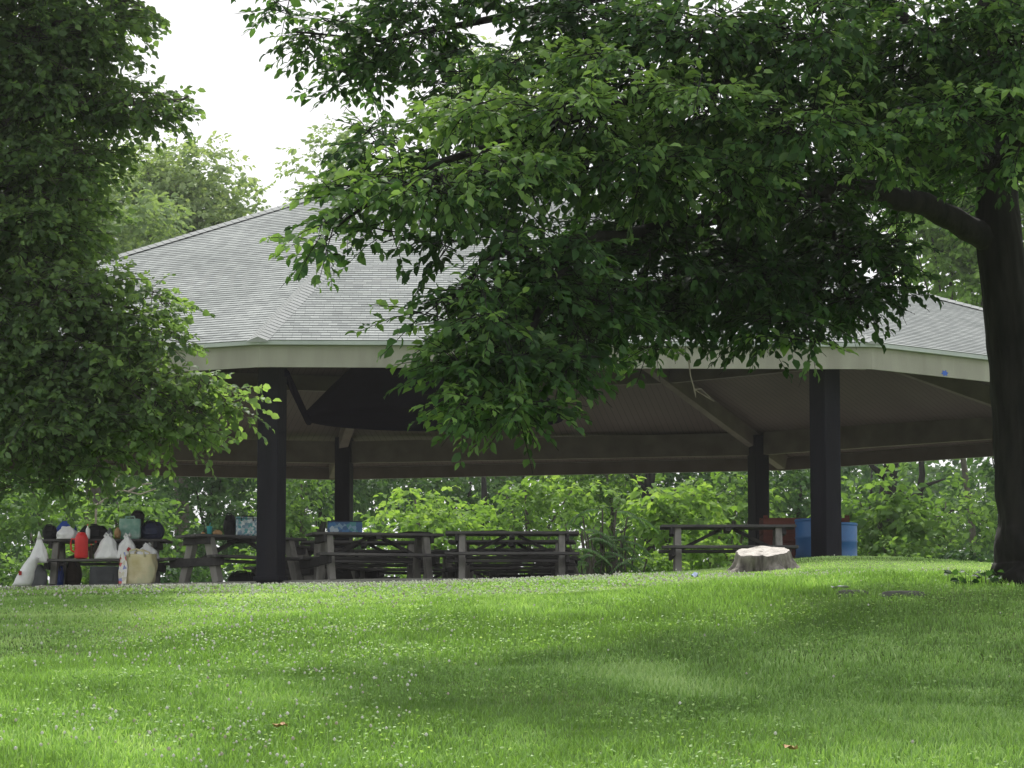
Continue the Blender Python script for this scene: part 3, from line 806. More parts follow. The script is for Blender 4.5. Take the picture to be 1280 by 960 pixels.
scrap('paper_scrap', 1050, 743, ground_Y(1050, 743), .14, .05, M['paper'], 'white paper scrap in the tall grass in front of the stump and post', 'litter', .03, 6)
for px, py, w, lab in ((1128, 746, .34, 'flat grey stone half sunk in the grass near the big tree'), (1065, 745, .26, 'flat dark stone in the grass beside the white paper scrap')):
    Y = ground_Y(px, py); p = at(px, py, Y)
    b = MB(); b.lathe([(w * .5, -.05), (w * .52, .0), (w * .46, .028), (w * .3, .036), (0, .038)], n=18, wob=lambda a, z: 1 + .14 * math.sin(3 * a + w * 9) + .07 * math.sin(7 * a))
    o = b.build('stone', M['stone'], smooth=True); o.scale = (1, .7, 1); o.location = (p[0], p[1], float(hgt(p[0], p[1])) + .01); tag(o, lab, 'stone')

# ------------------------------------------------------------------ foliage machinery
def norm(a): return a / np.maximum(np.linalg.norm(a, axis=-1, keepdims=True), 1e-9)
LEAF_T = np.array([[0, 0, 0], [.30, .46, .10], [.68, .40, .08], [1, 0, -.16], [.68, -.40, .08], [.30, -.46, .10], [.5, 0, .02]])
LEAF_F = np.array([[0, 6, 2, 1], [6, 3, 2, 2], [0, 5, 4, 6], [6, 4, 3, 3]])
LEAF_F3 = np.array([[0, 6, 1], [1, 6, 2], [6, 3, 2], [0, 5, 6], [5, 4, 6], [6, 4, 3]])
def leaf_verts(pos, dr, nr, ln, wd):
    """pos,dr,nr (n,3), ln,wd (n,)"""
    dr = norm(dr); side = norm(np.cross(nr, dr)); nr = np.cross(dr, side)
    t = LEAF_T
    co = (pos[:, None, :] + dr[:, None, :] * (t[None, :, 0:1] * ln[:, None, None]) + side[:, None, :] * (t[None, :, 1:2] * wd[:, None, None])
          + nr[:, None, :] * (t[None, :, 2:3] * ln[:, None, None]))
    return co.reshape(-1, 3)
def leaf_obj(name, P, mat, parent):
    pos, dr, nr, ln, wd, var = P
    co = leaf_verts(pos, dr, nr, ln, wd); n = len(pos)
    fc = (LEAF_F3[None] + (np.arange(n) * 7)[:, None, None]).reshape(-1, 3)
    if parent is not None: co = co - np.array(parent.location)
    return fast_mesh(name, co, fc, mat, np.repeat(var, 7), parent)
def sprays(o, d, r, nl=12, tl=.45, ll=.12, lw=.5, droop=.35, wild=.35, vbase=None, flat=.45):
    """twigs at o (n,3) with directions d -> leaves; also returns twig polylines"""
    n = len(o); d = norm(d)
    tlen = tl * r.uniform(.7, 1.25, n)
    up = np.array([0, 0, 1.])
    side = norm(np.cross(d, up) + 1e-6)
    k = np.arange(nl)
    s = ((k + .5) / nl)[None, :] * np.ones((n, 1)); s = np.clip(s + r.uniform(-.04, .04, (n, nl)), 0.03, 1.02)
    pos = o[:, None, :] + d[:, None, :] * (s * tlen[:, None])[..., None]
    pos[..., 2] -= droop * .45 * (s ** 2) * tlen[:, None]
    sg = np.where(k % 2 == 0, 1., -1.)[None, :, None]
    dr = d[:, None, :] * (.45 + .6 * s[..., None]) + side[:, None, :] * sg * (1.05 - .5 * s[..., None]) + r.normal(0, wild, (n, nl, 3))
    dr[..., 2] -= droop
    nr = np.array([0, 0, 1.])[None, None, :] + r.normal(0, flat, (n, nl, 3))
    ln = ll * r.uniform(.5, 1.25, (n, nl)) * (1.05 - .25 * s)
    wd = ln * lw * r.uniform(.85, 1.15, (n, nl))
    vb = (vbase if vbase is not None else r.uniform(.2, .7, n))[:, None] + r.normal(0, .13, (n, nl)) + .25 * (s - .6)
    pos += norm(dr) * .012
    return [a.reshape(-1, 3) for a in (pos, dr, nr)] + [ln.ravel(), wd.ravel(), np.clip(vb, 0, 1).ravel()]
def cat_leaves(parts): return [np.concatenate([p[i] for p in parts]) for i in range(6)]

def lobe_twigs(c, rad, n, r, shell=.55, droop=.1, updown=.8, clump=0):
    dirs = norm(r.normal(0, 1, (n, 3)))
    rr = (shell + (1 - shell) * r.uniform(0, 1, n)) * np.where(r.uniform(0, 1, n) < .25, r.uniform(.2, 1, n), 1)
    off = dirs * rr[:, None] * np.array(rad)
    o = np.array(c) + off
    if clump:
        K = max(3, int(n / clump)); ki = r.integers(0, n, K)
        nearest = np.argmin(((o[:, None, :] - o[None, ki, :]) ** 2).sum(-1), 1); cc_ = o[ki][nearest]
        o = cc_ + (o - cc_) * np.array([.72, .72, .42])
    d = dirs * np.array([1, 1, updown]) + r.normal(0, .45, (n, 3)); d[:, 2] = d[:, 2] * .55 - droop
    hv = .5 + .5 * dirs[:, 2] * rr  # lit lobe tops and shaded undersides, put into the leaf tone
    return o, d, hv

def twig_tubes(mb_list, o, d, ln, rad, r):
    pass
def tube_batch(a, b, c, ra, rb_, sides=4):
    """curved thin tubes a->b->c, each (n,3)"""
    n = len(a); P = np.stack([a, b, c], 1); T = np.stack([b - a, c - a, c - b], 1); T = norm(T)
    ref = np.array([.3, .2, .93]); A = norm(np.cross(T, ref)); B = np.cross(T, A)
    R_ = np.stack([np.full(n, 1.) * ra, np.full(n, 1.) * (ra + rb_) / 2, np.full(n, 1.) * rb_], 1)
    an = np.arange(sides) * 2 * PI / sides
    co = P[:, :, None, :] + (A[:, :, None, :] * np.cos(an)[None, None, :, None] + B[:, :, None, :] * np.sin(an)[None, None, :, None]) * R_[:, :, None, None]
    co = co.reshape(-1, 3); fs = []
    for i in range(2):
        for k in range(sides): fs.append([i * sides + k, i * sides + (k + 1) % sides, (i + 1) * sides + (k + 1) % sides, (i + 1) * sides + k])
    fc = (np.array(fs)[None] + (np.arange(n) * 3 * sides)[:, None, None]).reshape(-1, 4)
    return co, fc

# ------------------------------------------------------------------ right-hand foreground tree
rR = np.random.default_rng(21)
trunk_pts = [(1293, 742, 24.5), (1288, 715, 24.5), (1281, 640, 24.5), (1273, 540, 24.5), (1264, 430, 24.5), (1252, 320, 24.5), (1246, 230, 24.5), (1248, 120, 24.6), (1238, 0, 24.7), (1215, -150, 24.8), (1220, -330, 25)]
tr_rad = [.34, .27, .225, .205, .195, .19, .165, .14, .12, .09, .05]
basep = at(1290, 725, 24.5); basez = float(hgt(basep[0], basep[1]))
tR = empty('shade_tree', (basep[0], basep[1], basez), 'big foreground shade tree with dark trunk at the right and drooping leafy branches', 'tree')
oR = np.array([basep[0], basep[1], basez])
def smooth_path(P, k=3):
    P = np.array(P, float); out = []
    for i in range(len(P) - 1):
        p0 = P[max(i - 1, 0)]; p1 = P[i]; p2 = P[i + 1]; p3 = P[min(i + 2, len(P) - 1)]
        for j in range(k):
            t_ = j / k
            out.append(.5 * ((2 * p1) + (-p0 + p2) * t_ + (2 * p0 - 5 * p1 + 4 * p2 - p3) * t_ ** 2 + (-p0 + 3 * p1 - 3 * p2 + p3) * t_ ** 3))
    out.append(P[-1]); return np.array(out)
tb = MB()
P = np.array([at(*q) for q in trunk_pts]); P[0][2] = basez - .25
pr = smooth_path(np.column_stack([P, tr_rad]), 4)
pr[:, :2] += rR.normal(0, .006, (len(pr), 2))
pr = smooth_path(pr, 5); tb.tube([q[:3] - oR for q in pr], list(pr[:, 3]), 64)
nv = len(pr) * 64; A_ = np.array(tb.v[:nv]).reshape(len(pr), 64, 3); ctr = pr[:, None, :3] - oR; an = np.linspace(0, 2 * PI, 64, endpoint=False)[None, :]; zz_ = ctr[:, :, 2]
rid = vnoise(an * 3.5 + zz_ * .6, zz_ * 2.2 + 0 * an, 71) * .5 + vnoise(an * 9 , zz_ * 5 + 0 * an, 72) * .3 + np.abs(np.sin(an * 9 + 3 * vnoise(zz_ * 1.5 + 0 * an, an, 73) * 2)) * .3
fl = np.exp(-np.clip(zz_ - .02, 0, 9) / .28) * (.16 + .16 * np.cos(5 * an + .6))
A_ = ctr + (A_ - ctr) * (1 + .20 * (rid - .5) + fl)[..., None]; tb.v[:nv] = [tuple(p) for p in A_.reshape(-1, 3)]
tb.build('trunk', M['barkDark'], tR, smooth=True)
limbs = [  # (list of (px,py,Y), r0, r1)
    ([(1246, 310, 24.5), (1190, 272, 24.2), (1120, 245, 23.8), (1030, 232, 23.2), (930, 262, 22.6), (830, 285, 22), (720, 300, 21), (620, 320, 20.2), (560, 380, 19.6)], .118, .008),
    ([(1246, 215, 24.5), (1130, 150, 23.6), (980, 110, 22.6), (820, 120, 21.6), (660, 165, 20.8), (520, 215, 20.2), (420, 285, 20)], .09, .008),
    ([(1245, 120, 24.6), (1120, 20, 24), (960, -20, 23.6), (780, -10, 23.4), (620, 20, 23.2), (480, 50, 23), (370, 40, 23)], .075, .008),
    ([(930, 262, 22.6), (860, 330, 22.6), (800, 400, 22.5), (760, 430, 22.4)], .05, .012),
    ([(1030, 232, 23.2), (1040, 300, 23.4), (1060, 370, 23.5), (1085, 410, 23.5)], .045, .012),
    ([(720, 300, 21), (680, 380, 20.2), (640, 460, 19.8), (600, 515, 19.6)], .04, .01),
    ([(1246, 230, 24.5), (1290, 130, 23.6), (1340, 40, 22.6), (1420, -30, 21.8)], .10, .02),
    ([(1215, -150, 24.8), (1060, -250, 24.5), (860, -330, 24.2), (640, -330, 24)], .08, .02),
    ([(1220, -200, 24.8), (1380, -320, 25), (1560, -380, 25.4)], .08, .02),
]
for pts, r0, r1 in limbs:
    P = np.array([at(*q) for q in pts]); rad = np.linspace(r0, r1, len(P))
    pr = smooth_path(np.column_stack([P, rad]), 4); pr[1:-1, :3] += rR.normal(0, .012, (len(pr) - 2, 3))
    b = MB(); b.tube([q[:3] - oR for q in pr], list(pr[:, 3]), 10); b.build('limb', M['barkDark'], tR, smooth=True)
# lobes: px, py, rx, ry (px), Y, depth radius m, density, painted sun/shade tone of the leaves
LR = [(400, 45, 62, 36, 23, .7, 1, .42), (500, 50, 80, 52, 23, .8, 1, .4), (440, 95, 62, 34, 23, .7, .9, .3), (560, 100, 52, 38, 22.6, .8, 1, .3), (348, 18, 26, 12, 23, .4, .8, .4), (560, 10, 45, 20, 23, .5, .7, .3),
      (470, 185, 60, 38, 20.8, .8, 1, .45), (575, 160, 95, 42, 20.6, .9, 1, .85), (700, 150, 120, 50, 20.6, 1, 1.1, .8), (430, 250, 62, 40, 20.2, .7, 1, .6), (392, 305, 36, 26, 20, .5, 1, .75), (535, 245, 90, 42, 20, .8, 1.1, .7), (650, 240, 100, 55, 20.2, .9, 1.1, .6), (548, 318, 22, 24, 20.4, .35, .8, .15), (480, 300, 60, 20, 20.2, .5, .7, .4),
      (610, 375, 70, 34, 19.8, .8, 1, .4), (530, 412, 48, 13, 19.6, .5, 1, .75), (610, 430, 78, 34, 19.6, .8, 1.1, .5), (640, 470, 88, 48, 19.8, .8, 1.1, .35), (575, 515, 52, 26, 19.5, .6, 1, .6), (640, 520, 50, 22, 19.6, .6, 1, .5), (705, 400, 85, 75, 20.6, 1, 1.1, .3), (690, 330, 90, 50, 20.5, 1, 1.1, .35),
      (800, 340, 110, 75, 22.4, 1.2, 1.2, .15), (920, 360, 110, 68, 22.6, 1.2, 1.2, .12), (1035, 345, 90, 72, 23, 1.1, 1.1, .12), (830, 412, 75, 30, 22.3, .8, 1, .2), (955, 420, 85, 28, 22.4, .8, 1, .22), (1065, 395, 50, 36, 23, .7, .9, .12), (1110, 360, 40, 25, 23, .6, .8, .12), (770, 400, 60, 35, 21.5, .8, 1, .2), (1000, 440, 50, 14, 22, .4, .8, .7), (820, 448, 28, 10, 22, .3, .7, .7),
      (610, 8, 70, 24, 22.6, .6, 1.1, .35), (640, 90, 60, 30, 21.6, .6, 1.1, .6), (500, 12, 60, 22, 22.6, .5, 1, .35), (630, 300, 55, 22, 19.9, .5, 1, .6), (480, 235, 50, 24, 19.9, .5, 1, .8), (590, 215, 60, 22, 19.7, .5, 1, .9),
      (560, 465, 48, 44, 19.6, .6, 1, .45), (700, 470, 46, 46, 20, .7, 1, .3), (650, 530, 60, 22, 19.6, .5, 1, .5), (1250, 205, 60, 36, 21.4, .6, .9, .5), (1235, 120, 80, 60, 22, .8, 1.1, .4),
      (1100, 190, 110, 60, 26.4, 1, 1.1, .05), (1150, 250, 60, 30, 26.6, .7, .9, .08), (1190, 190, 60, 45, 26.4, .8, 1, .1), (1000, 280, 110, 60, 26.4, .9, 1, .05), (1230, 250, 50, 40, 27, .7, .8, .2),
      (720, 50, 90, 68, 22.4, 1.1, 1.1, .3), (860, 60, 120, 80, 21.6, 1.2, 1.1, .5), (1000, 70, 120, 90, 21.6, 1.2, 1.1, .5), (1140, 60, 110, 85, 22, 1.2, 1.1, .45), (1250, 60, 80, 90, 21.6, 1.1, 1.1, .55), (760, 110, 100, 50, 21, 1, 1.1, .7), (880, 140, 110, 50, 20.8, 1, 1.1, .75), (1000, 160, 110, 45, 20.9, 1, 1.1, .65),
      (790, 215, 110, 50, 21, 1.1, 1.1, .6), (900, 230, 110, 55, 21.4, 1.1, 1.1, .5), (1010, 250, 95, 45, 22.6, 1.1, 1.1, .2), (1120, 170, 60, 38, 21.4, .8, 1.1, .65), (1180, 140, 70, 45, 21.2, .8, 1, .55), (1255, 150, 50, 36, 21, .7, 1, .7), (1100, 205, 30, 12, 21.2, .4, .9, .8), (1130, 210, 60, 30, 24.6, .9, .8, .1),
      (980, 300, 120, 60, 24.5, 1.0, 1, .05), (800, 290, 120, 60, 23.5, 1.0, 1, .08), (700, 210, 120, 60, 22.5, 1.0, 1, .1), (900, 180, 150, 80, 24, 1.0, 1.1, .08), (1100, 120, 120, 80, 24, 1.0, 1, .08), (640, 400, 80, 60, 21.4, .8, .8, .08), (520, 210, 80, 45, 21.8, .7, .7, .1), (1120, 300, 35, 45, 24, .6, .7, .1)]
LRO = [(300, -150, 130, 90, 23, 1.6, .6), (560, -170, 180, 110, 23, 1.8, .7), (820, -170, 180, 120, 22.5, 1.8, .75), (1080, -160, 180, 120, 22.5, 2, .75), (1330, -140, 170, 130, 22, 2, .75), (1400, 60, 110, 120, 22, 1.6, .75), (1520, 40, 150, 140, 23, 1.6, .7), (1480, 220, 120, 90, 22.5, 1.4, .7), (640, -400, 200, 150, 24, 2, .5), (960, -430, 230, 170, 24.5, 2.4, .5), (1280, -450, 230, 170, 25, 2.4, .5), (1560, -300, 200, 170, 25, 2, .5), (1000, -150, 260, 150, 27, 2, .5), (1400, -50, 260, 150, 27.5, 2, .5), (1380, 180, 70, 50, 22.6, .8, .7)]
parts = []; tw_a = []; tw_d = []
for L_ in LR:
    px, py, rx, ry, Y, dp, den, br = L_
    m_ = Y / 3711; c = at(px + (8 if px < 600 else 0), py - (14 if py > 350 else 6), Y); rad = (rx * m_ * .88, dp, ry * m_ * .80)
    n = int(max(8, PI * rad[0] * rad[2] * 1.5 * (118 if py < 360 else 150) * den * (.7 + .5 * dp)))
    o, d_, hv = lobe_twigs(c, rad, n, rR, droop=.22, shell=.5, clump=13)
    # branches reach to the left, away from the trunk
    d_[:, 0] -= .25
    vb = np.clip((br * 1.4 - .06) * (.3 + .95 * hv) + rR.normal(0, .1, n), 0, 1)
    parts.append(sprays(o, d_, rR, nl=12, tl=.30, ll=.098, lw=.60, droop=.34, vbase=vb))
    tw_a.append(o); tw_d.append(norm(d_))
for L_ in LRO:
    px, py, rx, ry, Y, dp, den = L_
    m_ = Y / 3711; c = at(px, py, Y); rad = (rx * m_, dp, ry * m_)
    n = int(PI * rad[0] * rad[2] * 70 * den)
    o, d_, hv = lobe_twigs(c, rad, n, rR, droop=.2, shell=.6)
    parts.append(sprays(o, d_, rR, nl=12, tl=.45, ll=.14, lw=.55, droop=.3, vbase=np.clip(.3 * hv + .2, 0, 1)))
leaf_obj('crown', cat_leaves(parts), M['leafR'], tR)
a_ = np.concatenate(tw_a); dd = np.concatenate(tw_d)
m_ = a_ - dd * .15; e_ = a_ + dd * .34; e_[:, 2] -= .05
co, fc = tube_batch(m_ - oR, a_ + dd * .1 - oR, e_ - oR, .005, .0018)
fast_mesh('twig', co, fc, M['barkDark'], None, tR)
# dead twig hanging at the lower edge
b = MB()
q0 = at(861, 452, 21.9)
for pts in ([(861, 450), (863, 470), (868, 487), (880, 494), (893, 502)], [(868, 487), (876, 486), (888, 497)], [(868, 487), (870, 497)]):
    b.tube([at(x, y, 21.9) - oR for x, y in pts], [.007] + [.005] * (len(pts) - 2) + [.003], 5)
b.build('dead_twig', M['twigPale'], tR)

# ------------------------------------------------------------------ left foreground tree
rL = np.random.default_rng(5)
bl = at(-115, 760, 32.5); blz = float(hgt(bl[0], bl[1])); tL = empty('broadleaf_tree', (bl[0], bl[1], blz), 'leafy broadleaf tree filling the left edge, its lower boughs over the picnic bags', 'tree')
oL = np.array([bl[0], bl[1], blz])
P = np.array([at(*q) for q in [(-115, 760, 32.5), (-110, 600, 32.5), (-100, 400, 32.5), (-80, 200, 32.5), (-60, 0, 32.5), (-50, -300, 32.5), (-40, -600, 32.5)]]); P[0][2] = blz - .2
pr = smooth_path(np.column_stack([P, [.32, .24, .21, .18, .15, .10, .04]]), 4)
b = MB(); b.tube([q[:3] - oL for q in pr], list(pr[:, 3]), 14); b.build('trunk', M['barkGrey'], tL, smooth=True)
for pts, r0 in (([(-100, 400, 32.5), (20, 430, 32), (130, 480, 31.6), (220, 510, 31.4), (300, 500, 31.3)], .07), ([(-105, 450, 32.5), (0, 540, 32), (100, 570, 31.6), (190, 560, 31.5)], .06),
                ([(-95, 330, 32.5), (20, 340, 32), (100, 370, 31.8), (170, 385, 31.6)], .06), ([(-80, 200, 32.5), (20, 150, 32.3), (110, 130, 32), (200, 130, 32), (235, 120, 32)], .07),
                ([(-70, 60, 32.5), (30, 40, 32.3), (120, 20, 32.2), (190, -10, 32)], .06), ([(-90, 270, 32.5), (20, 250, 32.2), (110, 250, 32)], .05)):
    P = np.array([at(*q) for q in pts]); pr = smooth_path(np.column_stack([P, np.linspace(r0, .012, len(P))]), 4); pr[1:-1, :3] += rL.normal(0, .015, (len(pr) - 2, 3))
    b = MB(); b.tube([q[:3] - oL for q in pr], list(pr[:, 3]), 8); b.build('limb', M['barkGrey'], tL, smooth=True)
LLb = [(30, 40, 95, 62, 32, 1, 1.1, .3), (125, 35, 50, 50, 32, .8, .9, .35), (170, 8, 28, 14, 32, .4, .6, .35), (165, 130, 55, 32, 32, .7, 1, .4), (205, 128, 30, 18, 32, .4, .8, .4), (60, 130, 100, 60, 32.2, 1, 1.1, .3), (40, 220, 90, 60, 32, 1, 1.1, .35), (110, 200, 50, 30, 32, .6, .8, .4), (50, 300, 75, 60, 31.8, 1, 1.1, .4),
       (50, 380, 90, 60, 31.6, 1, 1.1, .4), (120, 370, 50, 30, 31.6, .6, .9, .45), (195, 375, 38, 18, 31.5, .5, .8, .45), (160, 410, 55, 28, 31.6, .6, .9, .45), (110, 440, 80, 45, 31.5, .9, 1.1, .4), (200, 430, 42, 24, 31.5, .5, .85, .5), (40, 480, 100, 55, 31.5, 1, 1.1, .4), (170, 485, 75, 38, 31.3, .8, 1.1, .55), (245, 480, 42, 25, 31.3, .5, 1, .6), (285, 492, 26, 22, 31.2, .4, 1, .7), (235, 515, 42, 24, 31.2, .5, 1, .6),
       (110, 530, 90, 38, 31.3, .9, 1.1, .45), (190, 545, 60, 24, 31.2, .6, .9, .5), (40, 560, 80, 38, 31.2, .8, 1.1, .4), (120, 580, 60, 20, 31.2, .5, .8, .4), (20, 605, 40, 16, 31.2, .5, .8, .3), (255, 540, 14, 10, 31.2, .2, .8, .6), (70, 605, 35, 12, 31.2, .3, .6, .3),
       (60, 100, 110, 80, 33.5, .9, .8, .1), (60, 300, 75, 90, 33.5, .9, .9, .1), (80, 480, 110, 75, 33, .9, .9, .1)]
parts = []; tw_a = []; tw_d = []
for px, py, rx, ry, Y, dp, den, br in LLb:
    m_ = Y / 3711; c = at(px, py, Y); rad = (rx * m_, dp, ry * m_)
    n = int(max(8, PI * rad[0] * rad[2] * 135 * den * (.7 + .5 * dp)))
    o, d_, hv = lobe_twigs(c, rad, n, rL, droop=.12, shell=.5, clump=11); d_[:, 0] += .2
    vb = np.clip(br * (.5 + .8 * hv) + rL.normal(0, .1, n), 0, 1)  # sunlit and shaded parts of this crown are painted through leaf tone
    parts.append(sprays(o, d_, rL, nl=12, tl=.40, ll=.105, lw=.74, droop=.42, wild=.45, vbase=vb, flat=.6))
    tw_a.append(o); tw_d.append(norm(d_))
for px, py, rx, ry, Y, dp in [(-150, 60, 150, 130, 32, 1.6), (-150, 300, 140, 130, 32, 1.6), (-170, 500, 140, 80, 32, 1.5), (-100, -150, 170, 120, 32, 1.8), (60, -130, 130, 100, 32, 1.6), (-270, -60, 170, 150, 31.5, 2), (-230, -420, 180, 150, 32, 2.2), (-160, -200, 150, 130, 30.6, 1.6), (10, -500, 170, 130, 32.5, 2.2), (-130, -660, 150, 110, 32.5, 2), (-300, -300, 160, 160, 32.5, 2), (-10, -300, 150, 120, 30.8, 1.6), (40, -330, 120, 120, 32.3, 1.6), (90, -20, 90, 60, 33, 1.2), (-60, -380, 160, 130, 32.5, 1.8), (-330, 200, 120, 220, 33, 1.5), (-100, 200, 200, 200, 35.2, 1.2), (-60, 460, 140, 90, 34.8, 1.1)]:
    m_ = Y / 3711; c = at(px, py, Y); rad = (rx * m_, dp, ry * m_)
    n = int(PI * rad[0] * rad[2] * 85)
    o, d_, hv = lobe_twigs(c, rad, n, rL, shell=.6)
    parts.append(sprays(o, d_, rL, nl=11, tl=.45, ll=.15, lw=.8, droop=.3, vbase=np.clip(.3 * hv + .2, 0, 1)))
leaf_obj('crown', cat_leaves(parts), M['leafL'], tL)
a_ = np.concatenate(tw_a); dd = np.concatenate(tw_d); e_ = a_ + dd * .38; e_[:, 2] -= .06
co, fc = tube_batch(a_ - dd * .12 - oL, a_ + dd * .1 - oL, e_ - oL, .006, .002)
fast_mesh('twig', co, fc, M['barkGrey'], None, tL)

# ------------------------------------------------------------------ trees and shrubs behind
rB = np.random.default_rng(99)
def back_tree(px, py, Y, rx, ry, mat, name, label, cat, n_lobes=10, leaf=.22, dens=1., group=None, trunk=True, bark='barkGrey', bright=(.15, .9), lw=.62, tr=.12):
    c = at(px, py, Y); m_ = Y / 3711; RX, RZ = rx * m_, ry * m_
    gz_ = float(hgt(c[0], c[1]))
    t = empty(name, (c[0], c[1], gz_), label, cat, group); o0 = np.array([c[0], c[1], gz_])
    parts = []; centers = []
    for k in range(n_lobes):
        for _ in range(30):
            v = rB.uniform(-1, 1, 3)
            if .25 < np.linalg.norm(v) < .85: break
        cc = c + v * np.array([RX, min(RX, 3.2), RZ]); rr = rB.uniform(.28, .48)
        centers.append(cc)
        rad = (RX * rr, min(RX, 3) * rr, RZ * rr * rB.uniform(.6, 1))
        area = PI * rad[0] * rad[2]
        n = int(max(10, area * 5.0 * dens / (leaf * leaf * lw * 9)))
        o, d_, hv = lobe_twigs(cc, rad, n, rB, shell=.6, droop=.12)
        lobe_b = rB.uniform(bright[0], bright[1])
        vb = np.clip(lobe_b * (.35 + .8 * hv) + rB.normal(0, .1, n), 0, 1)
        parts.append(sprays(o, d_, rB, nl=9, tl=leaf * 3.2, ll=leaf, lw=lw, droop=.35, vbase=vb, wild=.4, flat=.55))
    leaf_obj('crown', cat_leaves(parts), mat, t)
    if trunk:
        b = MB(); topz = c[2] - gz_ + RZ * .5
        pts = [(0, 0, -.3)] + [(rB.uniform(-.12, .12) * topz * .3, rB.uniform(-.1, .1), topz * q) for q in (.25, .5, .75, 1)]
        b.tube(pts, [tr * 1.3, tr, tr * .8, tr * .5, tr * .2], 9)
        for cc in centers[:3]:
            l = cc - o0; q = Vector(pts[2]); b.tube([q, (q + Vector([float(z) for z in l])) * .5 + Vector((0, 0, .15)), l], [tr * .45, tr * .3, tr * .1], 6)
        b.build('trunk', M[bark], t, smooth=True)
    return t
G1 = 'trees standing behind the pavilion'; G2 = 'shrubs along the back of the pavilion'
# tall trees seen over the roof and between the near crowns
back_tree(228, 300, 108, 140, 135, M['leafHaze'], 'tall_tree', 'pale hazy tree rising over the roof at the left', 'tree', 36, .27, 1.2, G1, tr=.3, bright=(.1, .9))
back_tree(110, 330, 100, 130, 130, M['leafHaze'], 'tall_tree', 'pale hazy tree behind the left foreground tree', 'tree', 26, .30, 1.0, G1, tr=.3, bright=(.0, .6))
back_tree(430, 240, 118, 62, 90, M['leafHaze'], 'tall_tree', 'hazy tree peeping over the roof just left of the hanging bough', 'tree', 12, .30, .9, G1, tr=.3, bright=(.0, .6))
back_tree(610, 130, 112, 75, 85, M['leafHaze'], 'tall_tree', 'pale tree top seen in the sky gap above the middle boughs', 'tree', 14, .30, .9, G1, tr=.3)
back_tree(1205, 265, 90, 95, 150, M['leafBright'], 'tall_tree', 'bright green tree seen over the roof beside the big dark trunk', 'tree', 34, .26, 1.25, G1, tr=.10, bright=(.4, 1))
# band under the eaves
band = [(45, 640, 84, 90, 60, 'leafMid', 'sunlit green tree behind the left picnic table', .26, .85),
        (150, 655, 80, 75, 55, 'leafMid', 'light green shrub behind the green tote and seated person', .24, .9),
        (265, 610, 92, 95, 120, 'leafDark', 'dark tree left of the front left post with sky pinpricks', .20, .8),
        (375, 640, 88, 60, 70, 'leafMid', 'green tree between the two left posts', .22, .7),
        (400, 610, 100, 90, 70, 'leafDark', 'dark tree between the left posts, farther back', .22, .7),
        (520, 650, 80, 95, 52, 'leafBright', 'yellow green tree right of the back left post', .22, 1.1),
        (660, 640, 83, 85, 55, 'leafBright', 'bright green tree behind the empty front table', .22, 1.),
        (760, 610, 86, 80, 60, 'leafMid', 'mid green tree above the feathery sumac', .22, 1.),
        (840, 640, 78, 70, 55, 'leafBright', 'large leaved bright tree behind the lone table', .30, .9),
        (915, 650, 84, 65, 70, 'leafMid', 'mid green tree just left of the back right post', .24, 1.),
        (1000, 630, 86, 65, 75, 'leafDark', 'dark tree between the two right posts', .24, 1.),
        (1105, 650, 76, 62, 60, 'leafMid', 'broad leaved tree right of the blue barrels', .30, 1.),
        (1175, 660, 86, 85, 60, 'leafMid', 'mid green shadowy tree near the big trunk', .24, .9),
        (1260, 600, 92, 70, 110, 'leafDark', 'dark tree behind the big trunk', .24, .55),
        (590, 600, 104, 180, 70, 'leafDark', 'wide dark tree behind the yellow green trees', .26, .9),
        (850, 590, 106, 190, 80, 'leafDark', 'wide dark tree behind the lone table and posts', .26, .9),
        (1090, 620, 104, 120, 70, 'leafDark', 'wide dark tree far behind the blue barrels', .26, .8),
        (90, 640, 104, 150, 60, 'leafDark', 'wide dark tree far behind the left picnic table', .26, .7),
        (-110, 620, 90, 130, 110, 'leafDark', 'dark tree beyond the left edge of the slab', .26, .7),
        (1420, 600, 95, 130, 120, 'leafDark', 'dark tree beyond the right side of the pavilion', .28, .6)]
for px, py, Y, rx, ry, mk, lab, lf, dn in band:
    far = 'far' in lab or 'wide' in lab
    back_tree(px, py, Y, rx, ry, M[mk], 'woodland_tree', lab, 'tree', 14, lf, dn, G1, tr=.14, bark='barkDark' if mk == 'leafDark' else 'barkGrey')
low = [(-10, 710, 78, 70, 22, 'leafMid', 'low green shrub at the far left edge'), (110, 712, 77, 60, 20, 'leafMid', 'low green shrub seen under the leftmost table'), (235, 712, 77, 60, 22, 'leafDark', 'low dark shrub between the two left tables'),
       (340, 700, 77, 55, 24, 'leafBright', 'bright low shrub beside the front left post'), (470, 705, 76, 70, 20, 'leafBright', 'bright low shrub under the middle table'), (610, 705, 76, 70, 20, 'leafMid', 'low green shrub under the empty front table'),
       (720, 690, 77, 60, 28, 'leafMid', 'low shrub between the empty table and the sumac'), (815, 712, 74, 36, 16, 'leafBright', 'small bright shrub just left of the lone table'), (890, 690, 76, 50, 22, 'leafBright', 'bright low shrub under the lone table'),
       (1120, 695, 74, 60, 24, 'leafMid', 'low shrub right of the blue barrels'), (1210, 700, 74, 55, 20, 'leafDark', 'low dark shrub by the big trunk')]
for px, py, Y, rx, ry, mk, lab in low:
    back_tree(px, py, Y, rx, ry, M[mk], 'shrub', lab, 'shrub', 8, .20, 1.1, G2, trunk=True, tr=.03)
